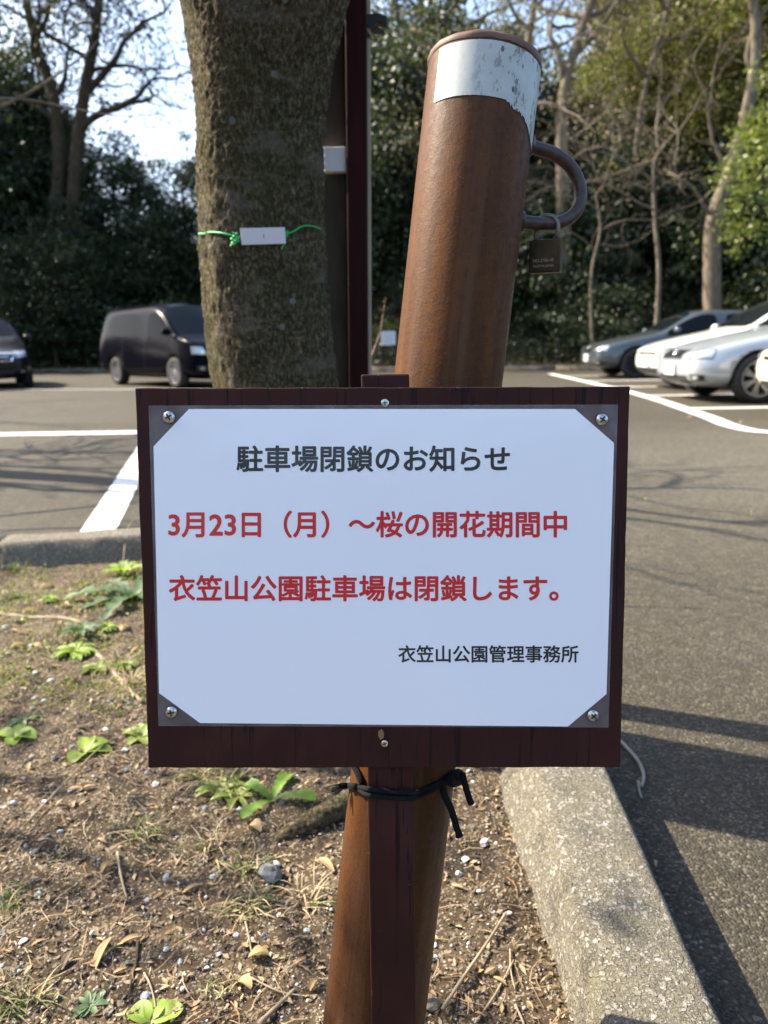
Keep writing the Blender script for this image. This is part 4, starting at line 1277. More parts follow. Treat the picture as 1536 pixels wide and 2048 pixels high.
for px, Y, h, w in ((-20, 31.5, 12.5, .9), (72, 33, 12.5, .8), (150, 32, 11.0, .55), (-70, 29.5, 7.5, 1.), (10, 33, 8.6, 1.), (60, 30.5, 6.0, 1.1), (95, 36, 10.5, .9), (135, 31, 7.0, 1.), (60, 28.6, 4.6, 1.), (118, 28.4, 5.0, 1.), (180, 28.2, 5.4, 1.), (215, 30.5, 6.9, 1.), (262, 32, 8.0, 1.), (300, 31, 7.6, 1.), (335, 29.5, 5.4, 1.1), (395, 32, 6.4, 1.), (165, 37, 9.5, .8), (470, 31, 7.5, 1.), (560, 30, 8, 1.), (640, 31, 8.4, 1.)):
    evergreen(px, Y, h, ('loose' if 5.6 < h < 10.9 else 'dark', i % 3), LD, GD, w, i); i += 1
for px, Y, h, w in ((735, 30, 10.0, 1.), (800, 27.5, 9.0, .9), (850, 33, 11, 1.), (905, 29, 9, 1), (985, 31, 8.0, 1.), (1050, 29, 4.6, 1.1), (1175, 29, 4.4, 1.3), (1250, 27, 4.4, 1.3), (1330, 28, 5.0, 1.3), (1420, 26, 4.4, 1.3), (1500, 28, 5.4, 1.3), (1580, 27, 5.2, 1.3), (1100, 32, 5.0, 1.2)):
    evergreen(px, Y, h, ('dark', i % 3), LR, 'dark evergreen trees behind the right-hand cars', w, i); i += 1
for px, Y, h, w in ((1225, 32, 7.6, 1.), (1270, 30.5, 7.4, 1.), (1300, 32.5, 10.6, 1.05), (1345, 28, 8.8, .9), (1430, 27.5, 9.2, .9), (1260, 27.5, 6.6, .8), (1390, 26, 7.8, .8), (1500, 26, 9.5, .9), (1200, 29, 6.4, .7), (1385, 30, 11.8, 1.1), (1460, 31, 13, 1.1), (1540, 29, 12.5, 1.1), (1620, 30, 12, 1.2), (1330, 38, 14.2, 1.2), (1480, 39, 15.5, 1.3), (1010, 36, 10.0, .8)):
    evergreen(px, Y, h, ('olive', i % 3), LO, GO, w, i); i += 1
# bright sunlit bush-like tree close on the right
def bush_tree(px, Y, zc, w, h, m, seed, name, label, size, clumps, per, spread, cat):
    x = (px - 768) / FPX * Y * math.cos(PITCH); z = terrain(x, Y)
    t = thing(name, label, cat, loc=(x, Y, z))
    V, F = leaves(crown_points(w, h, zc - h / 2 - z, clumps, per, spread, seed), size, seed=seed)
    link('foliage', fast_mesh('foliage', V, F, m), t)
    g = random.Random(seed); mb = MB()
    for k in range(3):
        a = g.uniform(0, 6.28)
        mb.tube(sm([(0, 0, -.3), (math.cos(a) * w * .1, math.sin(a) * w * .1, (zc - z) * .5), (math.cos(a) * w * .28, math.sin(a) * w * .28, zc - z)], 4), [.05 - .003 * j for j in range(9)], 6)
    mb.build('stem', TBARK, t, smooth=True)
    return t
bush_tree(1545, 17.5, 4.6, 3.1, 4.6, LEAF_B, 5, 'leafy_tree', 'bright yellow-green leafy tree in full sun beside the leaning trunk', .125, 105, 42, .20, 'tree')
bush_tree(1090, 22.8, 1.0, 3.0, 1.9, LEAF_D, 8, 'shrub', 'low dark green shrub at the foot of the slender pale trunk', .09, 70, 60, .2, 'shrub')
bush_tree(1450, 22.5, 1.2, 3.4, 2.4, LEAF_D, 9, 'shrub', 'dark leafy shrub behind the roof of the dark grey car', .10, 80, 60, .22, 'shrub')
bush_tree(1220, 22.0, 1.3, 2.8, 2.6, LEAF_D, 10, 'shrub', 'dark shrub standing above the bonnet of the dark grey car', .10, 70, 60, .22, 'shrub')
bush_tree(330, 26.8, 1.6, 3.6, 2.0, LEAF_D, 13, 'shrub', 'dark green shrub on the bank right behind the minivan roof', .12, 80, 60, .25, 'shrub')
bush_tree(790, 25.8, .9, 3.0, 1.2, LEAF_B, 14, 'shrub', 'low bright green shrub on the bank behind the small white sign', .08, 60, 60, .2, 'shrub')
# a belt of evergreen shrubs along the bank
SHR = fast_mesh('foliage', *leaves(crown_points(3.2, 2.6, .0, 130, 80, .26, 77), .15, seed=77), LEAF_D)
SHS = None
gS = random.Random(5)
for k in range(46):
    x = -19 + 36 * k / 45 + gS.uniform(-.3, .3)
    y = lot_far(x) + (gS.uniform(2.2, 7.5) if not -15 < x < 1.5 else gS.uniform(5.5, 8.5))
    t = thing('evergreen_shrub', 'dark evergreen shrub in the belt of undergrowth along the wooded bank', 'shrub', loc=(x, y, terrain(x, y) - .1), rz=gS.uniform(0, 6.28), group='evergreen shrubs along the wooded bank')
    q = gS.uniform(.75, 1.25) * (1.15 if x > 3 else .9); t.scale = (q, q, q * gS.uniform(.8, 1.3))
    link('foliage', SHR, t)
    if SHS is None:
        mb = MB()
        for a in (0, 2.1, 4.2): mb.tube([(0, 0, -.3), (math.cos(a) * .3, math.sin(a) * .3, .6), (math.cos(a) * .8, math.sin(a) * .8, 1.5)], [.05, .04, .02], 5)
        so = mb.build('stem', TBARK, t); SHS = so.data
    else: link('stem', SHS, t)
# undergrowth on the bank
g = np.random.default_rng(4)
pts = []
for k in range(1300):
    x = g.uniform(-24, 24); d = g.uniform(.6, 9)
    y = lot_far(x) + d
    m = g.integers(20, 75)
    c = np.array([x, y, terrain(x, y) + .18])
    pts.append(c + g.normal(size=(m, 3)) * np.array([.45, .45, .2]))
V, F = leaves(np.concatenate(pts), .17, seed=3)
o = link('undergrowth', fast_mesh('undergrowth', V, F, LEAF_D)); stuff(o, 'tangled dark green undergrowth covering the wooded bank')
pts = []
for k in range(1100):
    x = g.uniform(-24, 24); d = g.uniform(.3, 8); y = lot_far(x) + d
    m = g.integers(15, 50)
    pts.append(np.array([x, y, terrain(x, y) + .04]) + g.normal(size=(m, 3)) * np.array([.5, .5, .03]))
V, F = leaves(np.concatenate(pts), .12, up=2.5, seed=8)
o = link('fallen_leaves', fast_mesh('fallen_leaves', V, F, LEAF_T)); stuff(o, 'dry fallen leaves scattered over the wooded bank')
# far wood closing the view on the right
pts = []
for k in range(1700):
    x = g.uniform(2, 75); y = g.uniform(44, 60); top = 9 + 6 * smooth((x - 6) / 16)
    z = terrain(x, y)
    m = g.integers(30, 70)
    pts.append(np.array([x, y, z + g.uniform(0, top)]) + g.normal(size=(m, 3)) * .8)
V, F = leaves(np.concatenate(pts), .42, seed=6)
o = link('far_wood', fast_mesh('far_wood', V, F, LEAF_D)); stuff(o, 'dense dark wood reading as one mass behind the trees', 'wood')
pts = []
for k in range(120):
    x = g.uniform(-70, 2); y = g.uniform(44, 60); z = terrain(x, y)
    m = g.integers(20, 60)
    pts.append(np.array([x, y, z + g.uniform(0, 4.2)]) + g.normal(size=(m, 3)) * .8)
V, F = leaves(np.concatenate(pts), .4, seed=7)
o = link('far_thicket', fast_mesh('far_thicket', V, F, LEAF_D)); stuff(o, 'low dark thicket beyond the bank with sky showing through', 'thicket')

# the wood goes on round the other sides of the car park, behind the camera
pts = []
for k in range(2600):
    q = (0, 1, 2, 2)[k % 4]
    if q == 0: x, y = g.uniform(-45, 55), g.uniform(-30, -24)
    elif q == 1: x, y = g.uniform(44, 52), g.uniform(-28, 20)
    else: x, y = g.uniform(-44, -37), g.uniform(-28, 24)
    z = terrain(x, y); top = (5., 8., 17.)[q]
    m = g.integers(20, 50)
    pts.append(np.array([x, y, z + top * g.random() ** .8]) + g.normal(size=(m, 3)) * .8)
V, F = leaves(np.concatenate(pts), .55, seed=16)
o = link('surrounding_wood', fast_mesh('surrounding_wood', V, F, LEAF_D)); stuff(o, 'dark wood closing the other sides of the car park', 'wood')
# unseen bushy evergreen added left of the frame to dapple the near soil
V, F = leaves(crown_points(1.5, 1.3, 1.55, 42, 34, .12, 61), .05, seed=61)
t = thing('evergreen_shrub', 'unseen leafy evergreen added outside the view to dapple the near soil with shade', 'shrub', loc=(-2.75, 1.80, 0))
link('foliage', fast_mesh('foliage', V, F, LEAF_D), t)
mb = MB()
for a in (0, 2, 4): mb.tube(sm([(0, 0, -.1), (math.cos(a) * .1, math.sin(a) * .1, 1.0), (math.cos(a) * .35, math.sin(a) * .35, 2.2)], 4), [.03 - .002 * i for i in range(9)], 6)
mb.build('stem', TBARK, t)

# trees with bare branches
def bare_tree(name, label, pxs, Y, r0, bark, seed, limbs, cat='tree', crown=None, group=None, twig=.006, depth=4):
    """pxs: pixel points of the trunk from foot to top at distance Y"""
    pn, pp = Vector((0, 1, 0)), Vector((0, Y, 0))
    P = [on_plane(x, y, pp, pn) for x, y in pxs]
    base = P[0].copy(); base.z = min(base.z, terrain(base.x, Y))
    P[0].z = base.z - .2
    t = thing(name, label, cat, loc=base, group=group)
    Q = [q - base for q in sm(P, 6)]
    mb = MB(); n = len(Q)
    mb.tube(Q, [r0 * (1 - .62 * i / (n - 1)) for i in range(n)], 10, caps=False)
    mb.build('trunk', bark, t, smooth=True)
    g = random.Random(seed); mb = MB(); ends = []
    for f, dx, dz, L, r in limbs:
        q = Q[min(n - 1, int(f * (n - 1)))]
        limb(mb, q, Vector((dx, g.uniform(-.35, .35), dz)), r, L, depth, g, twig=twig, ends=ends, spread=.8)
    mb.build('branches', bark, t, smooth=True)
    if crown and ends:
        m, num, sp_, size = crown
        gg = np.random.default_rng(seed)
        C = np.array([list(e[0]) for e in ends])
        PP = C[gg.integers(0, len(C), num)] + gg.normal(size=(num, 3)) * sp_
        V, F = leaves(PP, size, seed=seed)
        link('crown', fast_mesh('crown', V, F, m), t)
    return t
bare_tree('bare_tree', 'tall forked tree with bare limbs, left one of a pair of dark trunks', [(108, 640), (112, 480), (118, 330), (108, 200), (70, 80), (40, -60)], 30, .34, TBARK, 31, ((.55, -.8, .5, 2.0, .12), (.7, -.7, .7, 2.0, .11), (.8, .5, .7, 2.0, .10), (.95, -.3, .9, 2.2, .11), (.45, -1, .15, 1.4, .07), (.6, .9, .5, 2.0, .09)), twig=.004, depth=5, crown=(LEAF_D, 9000, .55, .17))
bare_tree('bare_tree', 'tall tree with one long bare limb reaching toward the big near trunk', [(140, 640), (146, 480), (152, 330), (168, 190), (192, 60), (200, -80)], 29.6, .34, TBARK, 32, ((.5, .9, .45, 2.3, .15), (.62, 1.0, .5, 2.6, .14), (.75, .7, .6, 1.8, .10), (.9, .3, .9, 2.0, .10), (.7, -.8, .6, 1.8, .09), (.68, .8, .2, 1.9, .09), (.85, -.6, .9, 1.8, .09)), twig=.004, depth=5, crown=(LEAF_D, 3000, .45, .15))
bare_tree('bare_tree', 'slender pale trunk with twiggy brown crown to the right of the post', [(1130, 690), (1128, 520), (1126, 380), (1124, 240), (1140, 130), (1185, 0), (1210, -80)], 23.6, .27, PBARK, 33, ((.55, -.9, .5, 1.9, .10), (.62, -.6, .9, 2.0, .10), (.72, .9, .5, 2.0, .09), (.8, -.5, .9, 2.0, .09), (.9, -.3, .9, 1.8, .08), (.45, .9, .35, 1.6, .06), (.78, .9, .8, 1.9, .08), (.95, .6, .9, 1.8, .08)), twig=.004, depth=5, crown=(LEAF_T, 8000, .4, .13))
bare_tree('bare_tree', 'leaning grey trunk beside the bright yellow-green tree', [(1432, 690), (1424, 560), (1428, 440), (1462, 340), (1495, 220), (1512, 90), (1500, -60)], 20.5, .26, PBARK, 34, ((.35, -.7, .8, 1.6, .06), (.5, -.6, .7, 1.7, .06), (.65, .8, .6, 1.6, .07), (.75, -.6, .7, 1.8, .07), (.9, -.4, .9, 1.8, .06)))
bare_tree('bare_tree', 'crooked leafless tree with a web of pale twigs over the parked cars', [(1310, 690), (1318, 560), (1310, 440), (1308, 330), (1330, 290)], 20.0, .075, PBARK, 35, ((.55, -1, .35, 1.9, 0.030), (.7, -1, .6, 2.0, 0.030), (.85, .6, .6, 1.6, 0.030), (.95, -.3, .9, 1.7, 0.030), (.8, -.9, -.05, 1.8, 0.024), (.5, .9, .4, 1.6, 0.024), (.65, -1, .1, 1.7, 0.024)), twig=.003, depth=5)
bare_tree('bare_tree', 'small leafless tree with pale drooping twigs behind the padlock', [(1190, 690), (1182, 560), (1200, 460), (1190, 380)], 21.2, .055, PBARK, 36, ((.5, -.9, .3, 1.5, 0.021), (.7, .9, .4, 1.7, 0.024), (.85, -.7, .6, 1.6, 0.021), (.95, .5, .8, 1.6, 0.021), (.6, .9, -.05, 1.5, 0.018)), twig=.0025, depth=5)
bare_tree('bare_tree', 'dim bare trunk deep in the shade behind the white car', [(1490, 640), (1490, 560), (1480, 420), (1490, 250)], 24.5, .16, TBARK, 37, ((.6, -.7, .7, 1.5, .05), (.8, .6, .8, 1.5, .05)))
bare_tree('bare_tree', 'bare tree with branches crossing the sky left of the post top', [(830, 640), (838, 400), (845, 200), (870, 90), (910, 10), (940, -90)], 32, .25, TBARK, 38, ((.55, -.8, .5, 2.2, .09), (.62, .9, .35, 2.6, .09), (.7, -.7, .7, 2.2, .09), (.8, .9, .5, 2.4, .08), (.9, -.8, .6, 2.2, .08), (.85, .3, .9, 2.0, .07)), crown=(LEAF_T, 3000, .5, .12), depth=5)
bare_tree('bare_tree', 'twiggy brown tree just behind the top of the rusty post', [(1030, 640), (1034, 420), (1040, 240), (1052, 120), (1070, 0), (1080, -90)], 27, .20, PBARK, 51, ((.5, -.8, .7, 1.8, .07), (.6, .8, .7, 1.8, .07), (.7, -.8, .6, 1.9, .07), (.78, .9, .4, 1.9, .07), (.85, -.9, .5, 1.9, .06), (.92, .5, .9, 1.8, .06)), twig=.004, depth=5, crown=(LEAF_T, 3500, .35, .11))
bare_tree('bare_tree', 'leafless tree with fine grey twigs over the dark grey car', [(1265, 640), (1262, 480), (1270, 330), (1290, 180), (1330, 40), (1350, -60)], 25.5, .15, PBARK, 52, ((.45, -.9, .6, 1.7, .06), (.55, .9, .5, 1.7, .06), (.65, -.9, .6, 1.9, .06), (.75, .9, .3, 1.9, .06), (.85, -.9, .4, 1.8, .055), (.93, .7, .8, 1.7, .05)), twig=.004, depth=5)
# near cherry standing outside the frame: its twigs cross the top left corner and its shadow falls over the car park
def near_cherry(x, y, label, seed, h, limbs, group='leafless cherry trees round the car park'):
    t = thing('leafless_cherry', label, 'tree', loc=(x, y, 0), group=group)
    g = random.Random(seed); mb = MB()
    P = sm([(0, 0, -.1), (.05, .02, h * .5), (-.05, .05, h)], 6)
    mb.tube(P, [.17 - .006 * i for i in range(len(P))], 12, caps=False)
    mb.build('trunk', TBARK, t, smooth=True)
    mb = MB()
    for dx, dy, dz, L, r in limbs:
        limb(mb, Vector((-.05, .05, h - .1)), Vector((dx, dy, dz)), r, L, 5, g, twig=.005, spread=.75, prune=Vector((x, y, 0)))
    mb.build('branches', PBARK, t, smooth=True)
    return t
LB = 'leafless cherry tree outside the view whose branches shade the car park'
near_cherry(-7.2, 6.6, LB, 41, 2.3, ((.9, .2, .7, 1.5, .09), (.6, -.4, .9, 1.5, .09), (-.5, .4, .9, 1.4, .08), (.3, .9, .8, 1.5, .08), (.9, .6, .5, 1.5, .07)))
near_cherry(-11.5, 12.0, LB, 42, 3.0, ((.8, -.3, .9, 1.5, .09), (-.6, .4, .9, 1.4, .09), (.1, .9, .8, 1.4, .08), (-.3, -.8, .9, 1.5, .08)))
near_cherry(-3.9, 5.4, LB, 43, 2.6, ((.9, .1, .8, 1.4, .085), (.4, .9, .8, 1.5, .085), (-.6, .5, .9, 1.4, .08), (.7, -.3, .9, 1.3, .07)))
nc = thing('leafless_cherry', 'leafless cherry tree outside the view with one pale limb reaching into the top left corner', 'tree', loc=(-4.6, 3.9, 0))
nb = nc.location
mb = MB(); mb.tube(sm([(0, 0, -.1), (.05, .1, .9), (-.1, 0, 2.0)], 5), [.14 - .004 * i for i in range(11)], 12, caps=False); mb.build('trunk', TBARK, nc, smooth=True)
LP_ = [Vector((-.06, .02, 1.7))] + [at_depth(x, y, 4.6) - nb for x, y in ((-260, 260), (-120, 240), (0, 212), (70, 178), (130, 138), (178, 102), (196, 78))]
mb = MB(); mb.tube(sm(LP_, 6), [.016 - .0003 * i for i in range(43)], 7)
Q = [at_depth(x, y, 4.6) - nb for x, y in ((-20, 196), (60, 200), (150, 218), (240, 232), (330, 228))]
mb.tube(sm(Q, 5), [.009 - .0003 * i for i in range(21)], 5)
mb.build('branches', PBARK, nc, smooth=True)

# small white sign on two stakes at the edge of the grass
Ys = 23.35
pn, pp = Vector((0, 1, 0)), Vector((0, Ys, 0))
a, b = on_plane(762, 663, pp, pn), on_plane(791, 690, pp, pn)
gx, gz = (a.x + b.x) / 2, terrain((a.x + b.x) / 2, Ys)
ss = thing('small_sign', 'small white notice panel on two thin stakes at the foot of the far bank', 'sign', loc=(gx, Ys, gz))
zc = (a.z + b.z) / 2 - gz
bevel(MB().box((0, 0, zc), (b.x - a.x, .03, a.z - b.z)).build('panel', mat('white_panel', (.72, .72, .74), .5), ss), .006)
mb = MB()
for k in range(4): mb.box((0, -.0165, zc + .12 - k * .075), (.34 - .05 * (k % 2), .002, .022))
mb.build('print_line', mat('grey_print', (.30, .30, .36), .6), ss)
for s in (-.2, .2): MB().box((s, .03, (zc + .2) / 2 - .1), (.05, .03, zc + .4)).build('stake', TBARK, ss)

# ================================================================== PLANTS, STONES AND LITTER ON THE BED
YOUNG = mat('young_green_leaf', (.24, .34, .05), .5); DAND = mat('dandelion_leaf', (.14, .25, .035), .5); BLUEG = mat('bluish_leaf', (.10, .16, .07), .55); WEED = mat('weed_leaf', (.20, .25, .05), .5); GRASSG = mat('grass_blade', (.12, .15, .04), .6); STRAW = mat('dry_straw', (.36, .27, .15), .7)
for m_ in (YOUNG, DAND, BLUEG, WEED, GRASSG):
    t = NT(m_)
    b0 = tuple(t.b.inputs['Base Color'].default_value)[:3]
    c = t.mix(t.ramp(t.noise(60, 4), [(.35, 0.), (.65, 1.)]), tuple(k * .7 for k in b0), tuple(min(1, k * 1.25) for k in b0))
    t.color(c); t.bump(t.noise(180, 3), .4, .001)
    tr = t.n('ShaderNodeBsdfTranslucent'); tr.inputs[0].default_value = (min(1, b0[0] * 1.6), min(1, b0[1] * 1.6), b0[2], 1)
    mx = t.n('ShaderNodeMixShader'); mx.inputs[0].default_value = .35
    t.l(t.b.outputs[0], mx.inputs[1]); t.l(tr.outputs[0], mx.inputs[2]); t.l(mx.outputs[0], t.out.inputs[0])
def leaf(mb, base, az, L, W, lift=.5, droop=.9, shape='oval', lobes=6, n=12, fold=.25, twist=0., rr=rnd):
    """a leaf blade: an arching midrib with two halves folded along it"""
    d = Vector((math.cos(az), math.sin(az), 0)); s0 = Vector((-d.y, d.x, 0))
    p = Vector(base); pitch = lift
    V = []
    for i in range(n + 1):
        u = i / n
        if shape == 'oval': w = W * math.sin(math.pi * min(1, u * .96 + .03)) ** .65 * (.25 if u < .12 else 1)
        elif shape == 'lobed': w = W * (.18 + .82 * u ** .8) * (1 if u < .88 else (1 - (u - .88) / .125) ** .6 + .02) * (.55 + .45 * abs(math.sin(u * math.pi * lobes)))
        elif shape == 'spiky': w = W * math.sin(math.pi * min(1, u + .02)) ** .6 * (.35 + .65 * abs(math.sin(u * math.pi * lobes)))
        else: w = W * (1 - u) ** .7
        q = d * math.cos(pitch) + Vector((0, 0, math.sin(pitch)))
        sd = (s0 + Vector((0, 0, twist * u))).normalized()
        up_ = q.cross(sd) * -1
        if up_.z < 0: up_ = -up_
        V += [p + sd * w / 2 + up_ * w * fold, p.copy(), p - sd * w / 2 + up_ * w * fold]
        p = p + q * (L / n)
        pitch -= (lift + droop) / n
        p.z = max(p.z, soil_z(p.x, p.y) + .001) if shape != 'blade' else p.z
    mb.grid(V, n + 1, 3)
def rosette(px, py, name, label, cat, m, k, L, W, shape, lobes=6, lift=.7, droop=.5, azs=None, ground=False, group=None, rr=None, fold=.22):
    rr = rr or random.Random(int(px * 13 + py))
    b = on_soil(px, py)
    t = thing(name, label, cat, loc=b, group=group)
    for i in range(k):
        az = azs[i] if azs else 2 * math.pi * i / k + rr.uniform(-.3, .3)
        mb = MB()
        leaf(mb, b, az, L * rr.uniform(.8, 1.2), W * rr.uniform(.85, 1.15), lift * rr.uniform(.7, 1.2), droop, shape, lobes, fold=fold, rr=rr)
        mb.V = [tuple(Vector(v) - b) for v in mb.V]
        mb.build('leaf', m, t, smooth=True)
    return t
rosette(28, 1478, 'seedling', 'pale green seedling with broad round leaves nearest the edge of the soil bed', 'seedling', YOUNG, 4, .050, .040, 'oval', lift=.45, azs=(.9, 2.9, -1.1, -.1))
rosette(168, 1512, 'seedling', 'pale green broad-leaved seedling beside a long dry stalk', 'seedling', YOUNG, 4, .052, .038, 'oval', lift=.45, azs=(1.7, -1.8, .1, .8))
rosette(300, 2046, 'seedling', 'green two-leaved seedling in the soil closest to the camera', 'seedling', YOUNG, 3, .036, .030, 'oval', lift=.4, azs=(.4, 2.6, 1.5))
rosette(545, 1612, 'dandelion', 'bright green dandelion with toothed leaves at the foot of the tree', 'plant', DAND, 4, .076, .036, 'lobed', 7, lift=.55, droop=.3, azs=(1.25, -2.25, -.25, 2.6))
rosette(268, 1195, 'thistle', 'bluish green spiky thistle rosette growing by the left kerb', 'plant', BLUEG, 11, .21, .060, 'spiky', 8, lift=.5, droop=.5)
rosette(245, 1150, 'broadleaf_weed', 'upright green weed in front of the kerb behind the spiky thistle', 'plant', YOUNG, 7, .10, .032, 'oval', lift=1.0, droop=.3)
rosette(148, 1305, 'broadleaf_weed', 'clump of small yellowish green leaves in the middle of the bare soil', 'plant', YOUNG, 22, .060, .021, 'oval', lift=.6, droop=.5)
rosette(195, 1335, 'broadleaf_weed', 'low dark green weed next to the yellowish green clump', 'plant', WEED, 14, .05, .016, 'oval', lift=.6)
rosette(165, 1270, 'broadleaf_weed', 'grey-green feathery weed under the pale fallen branch', 'plant', BLUEG, 10, .075, .022, 'spiky', 5, lift=.9)
rosette(285, 1475, 'creeping_weed', 'small round-leaved weed half hidden by the board corner', 'plant', WEED, 6, .045, .030, 'oval', lift=.5)
rosette(45, 1440, 'creeping_weed', 'tiny grey-green weed just above the broad-leaved seedling', 'plant', BLUEG, 8, .035, .013, 'oval', lift=.4)
rosette(180, 2010, 'creeping_weed', 'tiny dark rosette of narrow leaves on the shaded soil', 'plant', BLUEG, 9, .024, .009, 'oval', lift=.4)
rosette(445, 1585, 'creeping_weed', 'small weed with narrow green leaves under the middle of the board', 'plant', WEED, 8, .055, .016, 'oval', lift=.7)
rosette(475, 1600, 'creeping_weed', 'reddish-stemmed weed between the grass and the dandelion', 'plant', WEED, 7, .05, .013, 'oval', lift=.6)
for px_, py_, lab in ((100, 1205, 'fuzzy yellow-green weed clump just in front of the left kerb'), (215, 1260, 'small bright weed clump above the broken pale stick'), (255, 1330, 'bright weed clump against the edge of the board')):
    rosette(px_, py_, 'weed_clump', lab, 'plant', YOUNG, 24, .036, .010, 'oval', lift=1.0, droop=.6)
def tuft(px, py, label, k, L, m2=.35, spread=1.1, seed=0, m=GRASSG):
    rr = random.Random(seed + int(px + py))
    b = on_soil(px, py)
    t = thing('grass_tuft', label, 'grass tuft', loc=b)
    for nm, mt, q in (('green_blades', m, int(k * (1 - m2))), ('dry_blades', STRAW, int(k * m2))):
        mb = MB()
        for i in range(q):
            c = b + Vector((rr.gauss(0, .012), rr.gauss(0, .012), -.003))
            leaf(mb, c, rr.uniform(0, 6.28), L * rr.uniform(.5, 1.2), .0034 * rr.uniform(.6, 1.2), rr.uniform(.2, 1.3) * spread, rr.uniform(.2, .9), 'blade', n=6, fold=.15, rr=rr)
        mb.V = [tuple(Vector(v) - b) for v in mb.V]
        mb.build(nm, mt, t)
    return t
tuft(285, 1672, 'flattened grass tuft with dry blades below the left corner of the board', 60, .07, .4)
tuft(500, 1815, 'spreading green and brown grass tuft in front of the grey stone', 60, .06, .4)
tuft(415, 1560, 'long-bladed grass tuft just under the lower edge of the board', 60, .09, .45)
tuft(470, 1575, 'thin green grass tuft near the dandelion', 40, .07, .3)
tuft(25, 1195, 'yellowish green grass tuft by the left kerb', 70, .10, .25)
tuft(30, 1140, 'sparse grass tuft leaning on the shaded face of the left kerb', 36, .12, .3)
tuft(240, 1330, 'mixed green and straw grass tuft around the broken pale stick', 70, .10, .5)
tuft(262, 1370, 'dry straw-coloured grass tuft beside the board edge', 50, .09, .75)
tuft(120, 1265, 'low green grass tuft next to the pale fallen branch', 50, .08, .35)
tuft(30, 1805, 'dark green grass tuft on the shaded soil at the picture edge', 40, .05, .2)
tuft(500, 1735, 'small grass tuft growing against the grey stone', 40, .05, .3)
tuft(420, 1690, 'wispy dry grass tuft left of the tree root', 36, .06, .7)
tuft(40, 2010, 'dark grass tuft nearest to the lower picture corner', 40, .07, .2)
tuft(610, 1800, 'wispy straw tuft beside the rusty post', 36, .06, .9)
tuft(430, 1990, 'sparse green tuft among the pebbles near the bottom', 26, .03, .4)
tuft(110, 1720, 'small mossy brown tuft on bare soil', 60, .016, .5, 1.3)

# gravel too small to count, then the larger stones one by one
def stone_shape(seed, flat=.65):
    g = random.Random(seed)
    bm = bmesh.new(); bmesh.ops.create_icosphere(bm, subdivisions=2, radius=.5)
    sc = (g.uniform(.8, 1.1), g.uniform(.6, .9), flat * g.uniform(.7, 1.1))
    for v in bm.verts:
        k = 1 + .30 * fbm((v.co.x * 2.4 + seed, v.co.y * 2.4, v.co.z * 2.4)) * 1.5 + .22 * (g.random() - .5)
        v.co = Vector((v.co.x * sc[0], v.co.y * sc[1], v.co.z * sc[2])) * k
    V = [v.co.copy() for v in bm.verts]; F = [tuple(v.index for v in f.verts) for f in bm.faces]
    bm.free()
    return V, F
def octa(seed):
    g = random.Random(seed)
    V = [Vector(p) * g.uniform(.35, .6) for p in ((1, 0, 0), (-1, 0, 0), (0, .85, 0), (0, -.85, 0), (0, 0, .6), (0, 0, -.6))]
    return np.array(V), np.array([(0, 2, 4), (2, 1, 4), (1, 3, 4), (3, 0, 4), (2, 0, 5), (1, 2, 5), (3, 1, 5), (0, 3, 5)])
OCT = [octa(k) for k in range(8)]
GRAVEL = m_speck('gravel', [(0, (.035, .026, .017)), (.3, (.080, .060, .038)), (.55, (.16, .125, .083)), (.75, (.28, .25, .20)), (.9, (.44, .41, .36)), (1, (.66, .65, .62))])
def rand_bed(g, near=True):
    while True:
        y = .62 + 2.2 * g.random() ** 1.5; x = g.uniform(-.62 * y - .12, .40)
        if in_bed(x, y, .075): return x, y
def rotz_pts(v, a, tilt, g):
    m = Euler((tilt * g.uniform(-1, 1), tilt * g.uniform(-1, 1), a)).to_matrix()
    return v @ np.array(m).T
g = np.random.default_rng(11)
VV, FF = [], []; n0 = 0
for k in range(24000):
    x, y = rand_bed(g)
    s = .0020 + .0062 * g.random() ** 2.0
    v, f = OCT[k % 8]
    p = rotz_pts(v * s, g.uniform(0, 6.3), .5, g) + np.array([x, y, soil_z(x, y) + s * .12])
    VV.append(p); FF.append(f + n0); n0 += 6
o = link('gravel', fast_mesh('gravel', np.concatenate(VV), np.concatenate(FF), GRAVEL)); stuff(o, 'fine grit and small pebbles mixed into the brown soil bed')
# litter crumbs: bark bits and dry leaf scraps
LITTER = m_speck('leaf_litter', [(0, (.07, .045, .025)), (.25, (.16, .10, .05)), (.55, (.30, .21, .11)), (.85, (.46, .35, .20)), (1, (.36, .17, .06))], .8)
VV, FF = [], []; n0 = 0
for k in range(9000):
    x, y = rand_bed(g)
    L = .004 + .015 * g.random() ** 2; w = L * g.uniform(.12, .5)
    v = np.array([(-L / 2, 0, 0), (0, w / 2, w * .2), (L / 2, 0, .001), (0, -w / 2, w * .25)])
    p = rotz_pts(v, g.uniform(0, 6.3), .5, g) + np.array([x, y, soil_z(x, y) + .003])
    VV.append(p); FF.append(np.array([(0, 3, 2), (0, 2, 1)]) + n0); n0 += 4
for k in range(1700):        # fine dry rootlets and needles
    x, y = rand_bed(g)
    L = g.uniform(.015, .05); a = g.uniform(0, 6.3); c = g.uniform(-.6, .6); w = .0006
    pts_ = []
    for i in range(4):
        u = i / 3
        px_, py_ = x + math.cos(a + c * u) * L * u, y + math.sin(a + c * u) * L * u
        z = soil_z(px_, py_) + .003 + .002 * math.sin(u * 3.1)
        nx_, ny_ = -math.sin(a + c * u) * w, math.cos(a + c * u) * w
        pts_ += [(px_ + nx_, py_ + ny_, z), (px_ - nx_, py_ - ny_, z)]
    VV.append(np.array(pts_)); FF.append(np.array([(0, 1, 3), (0, 3, 2), (2, 3, 5), (2, 5, 4), (4, 5, 7), (4, 7, 6)]) + n0); n0 += 8
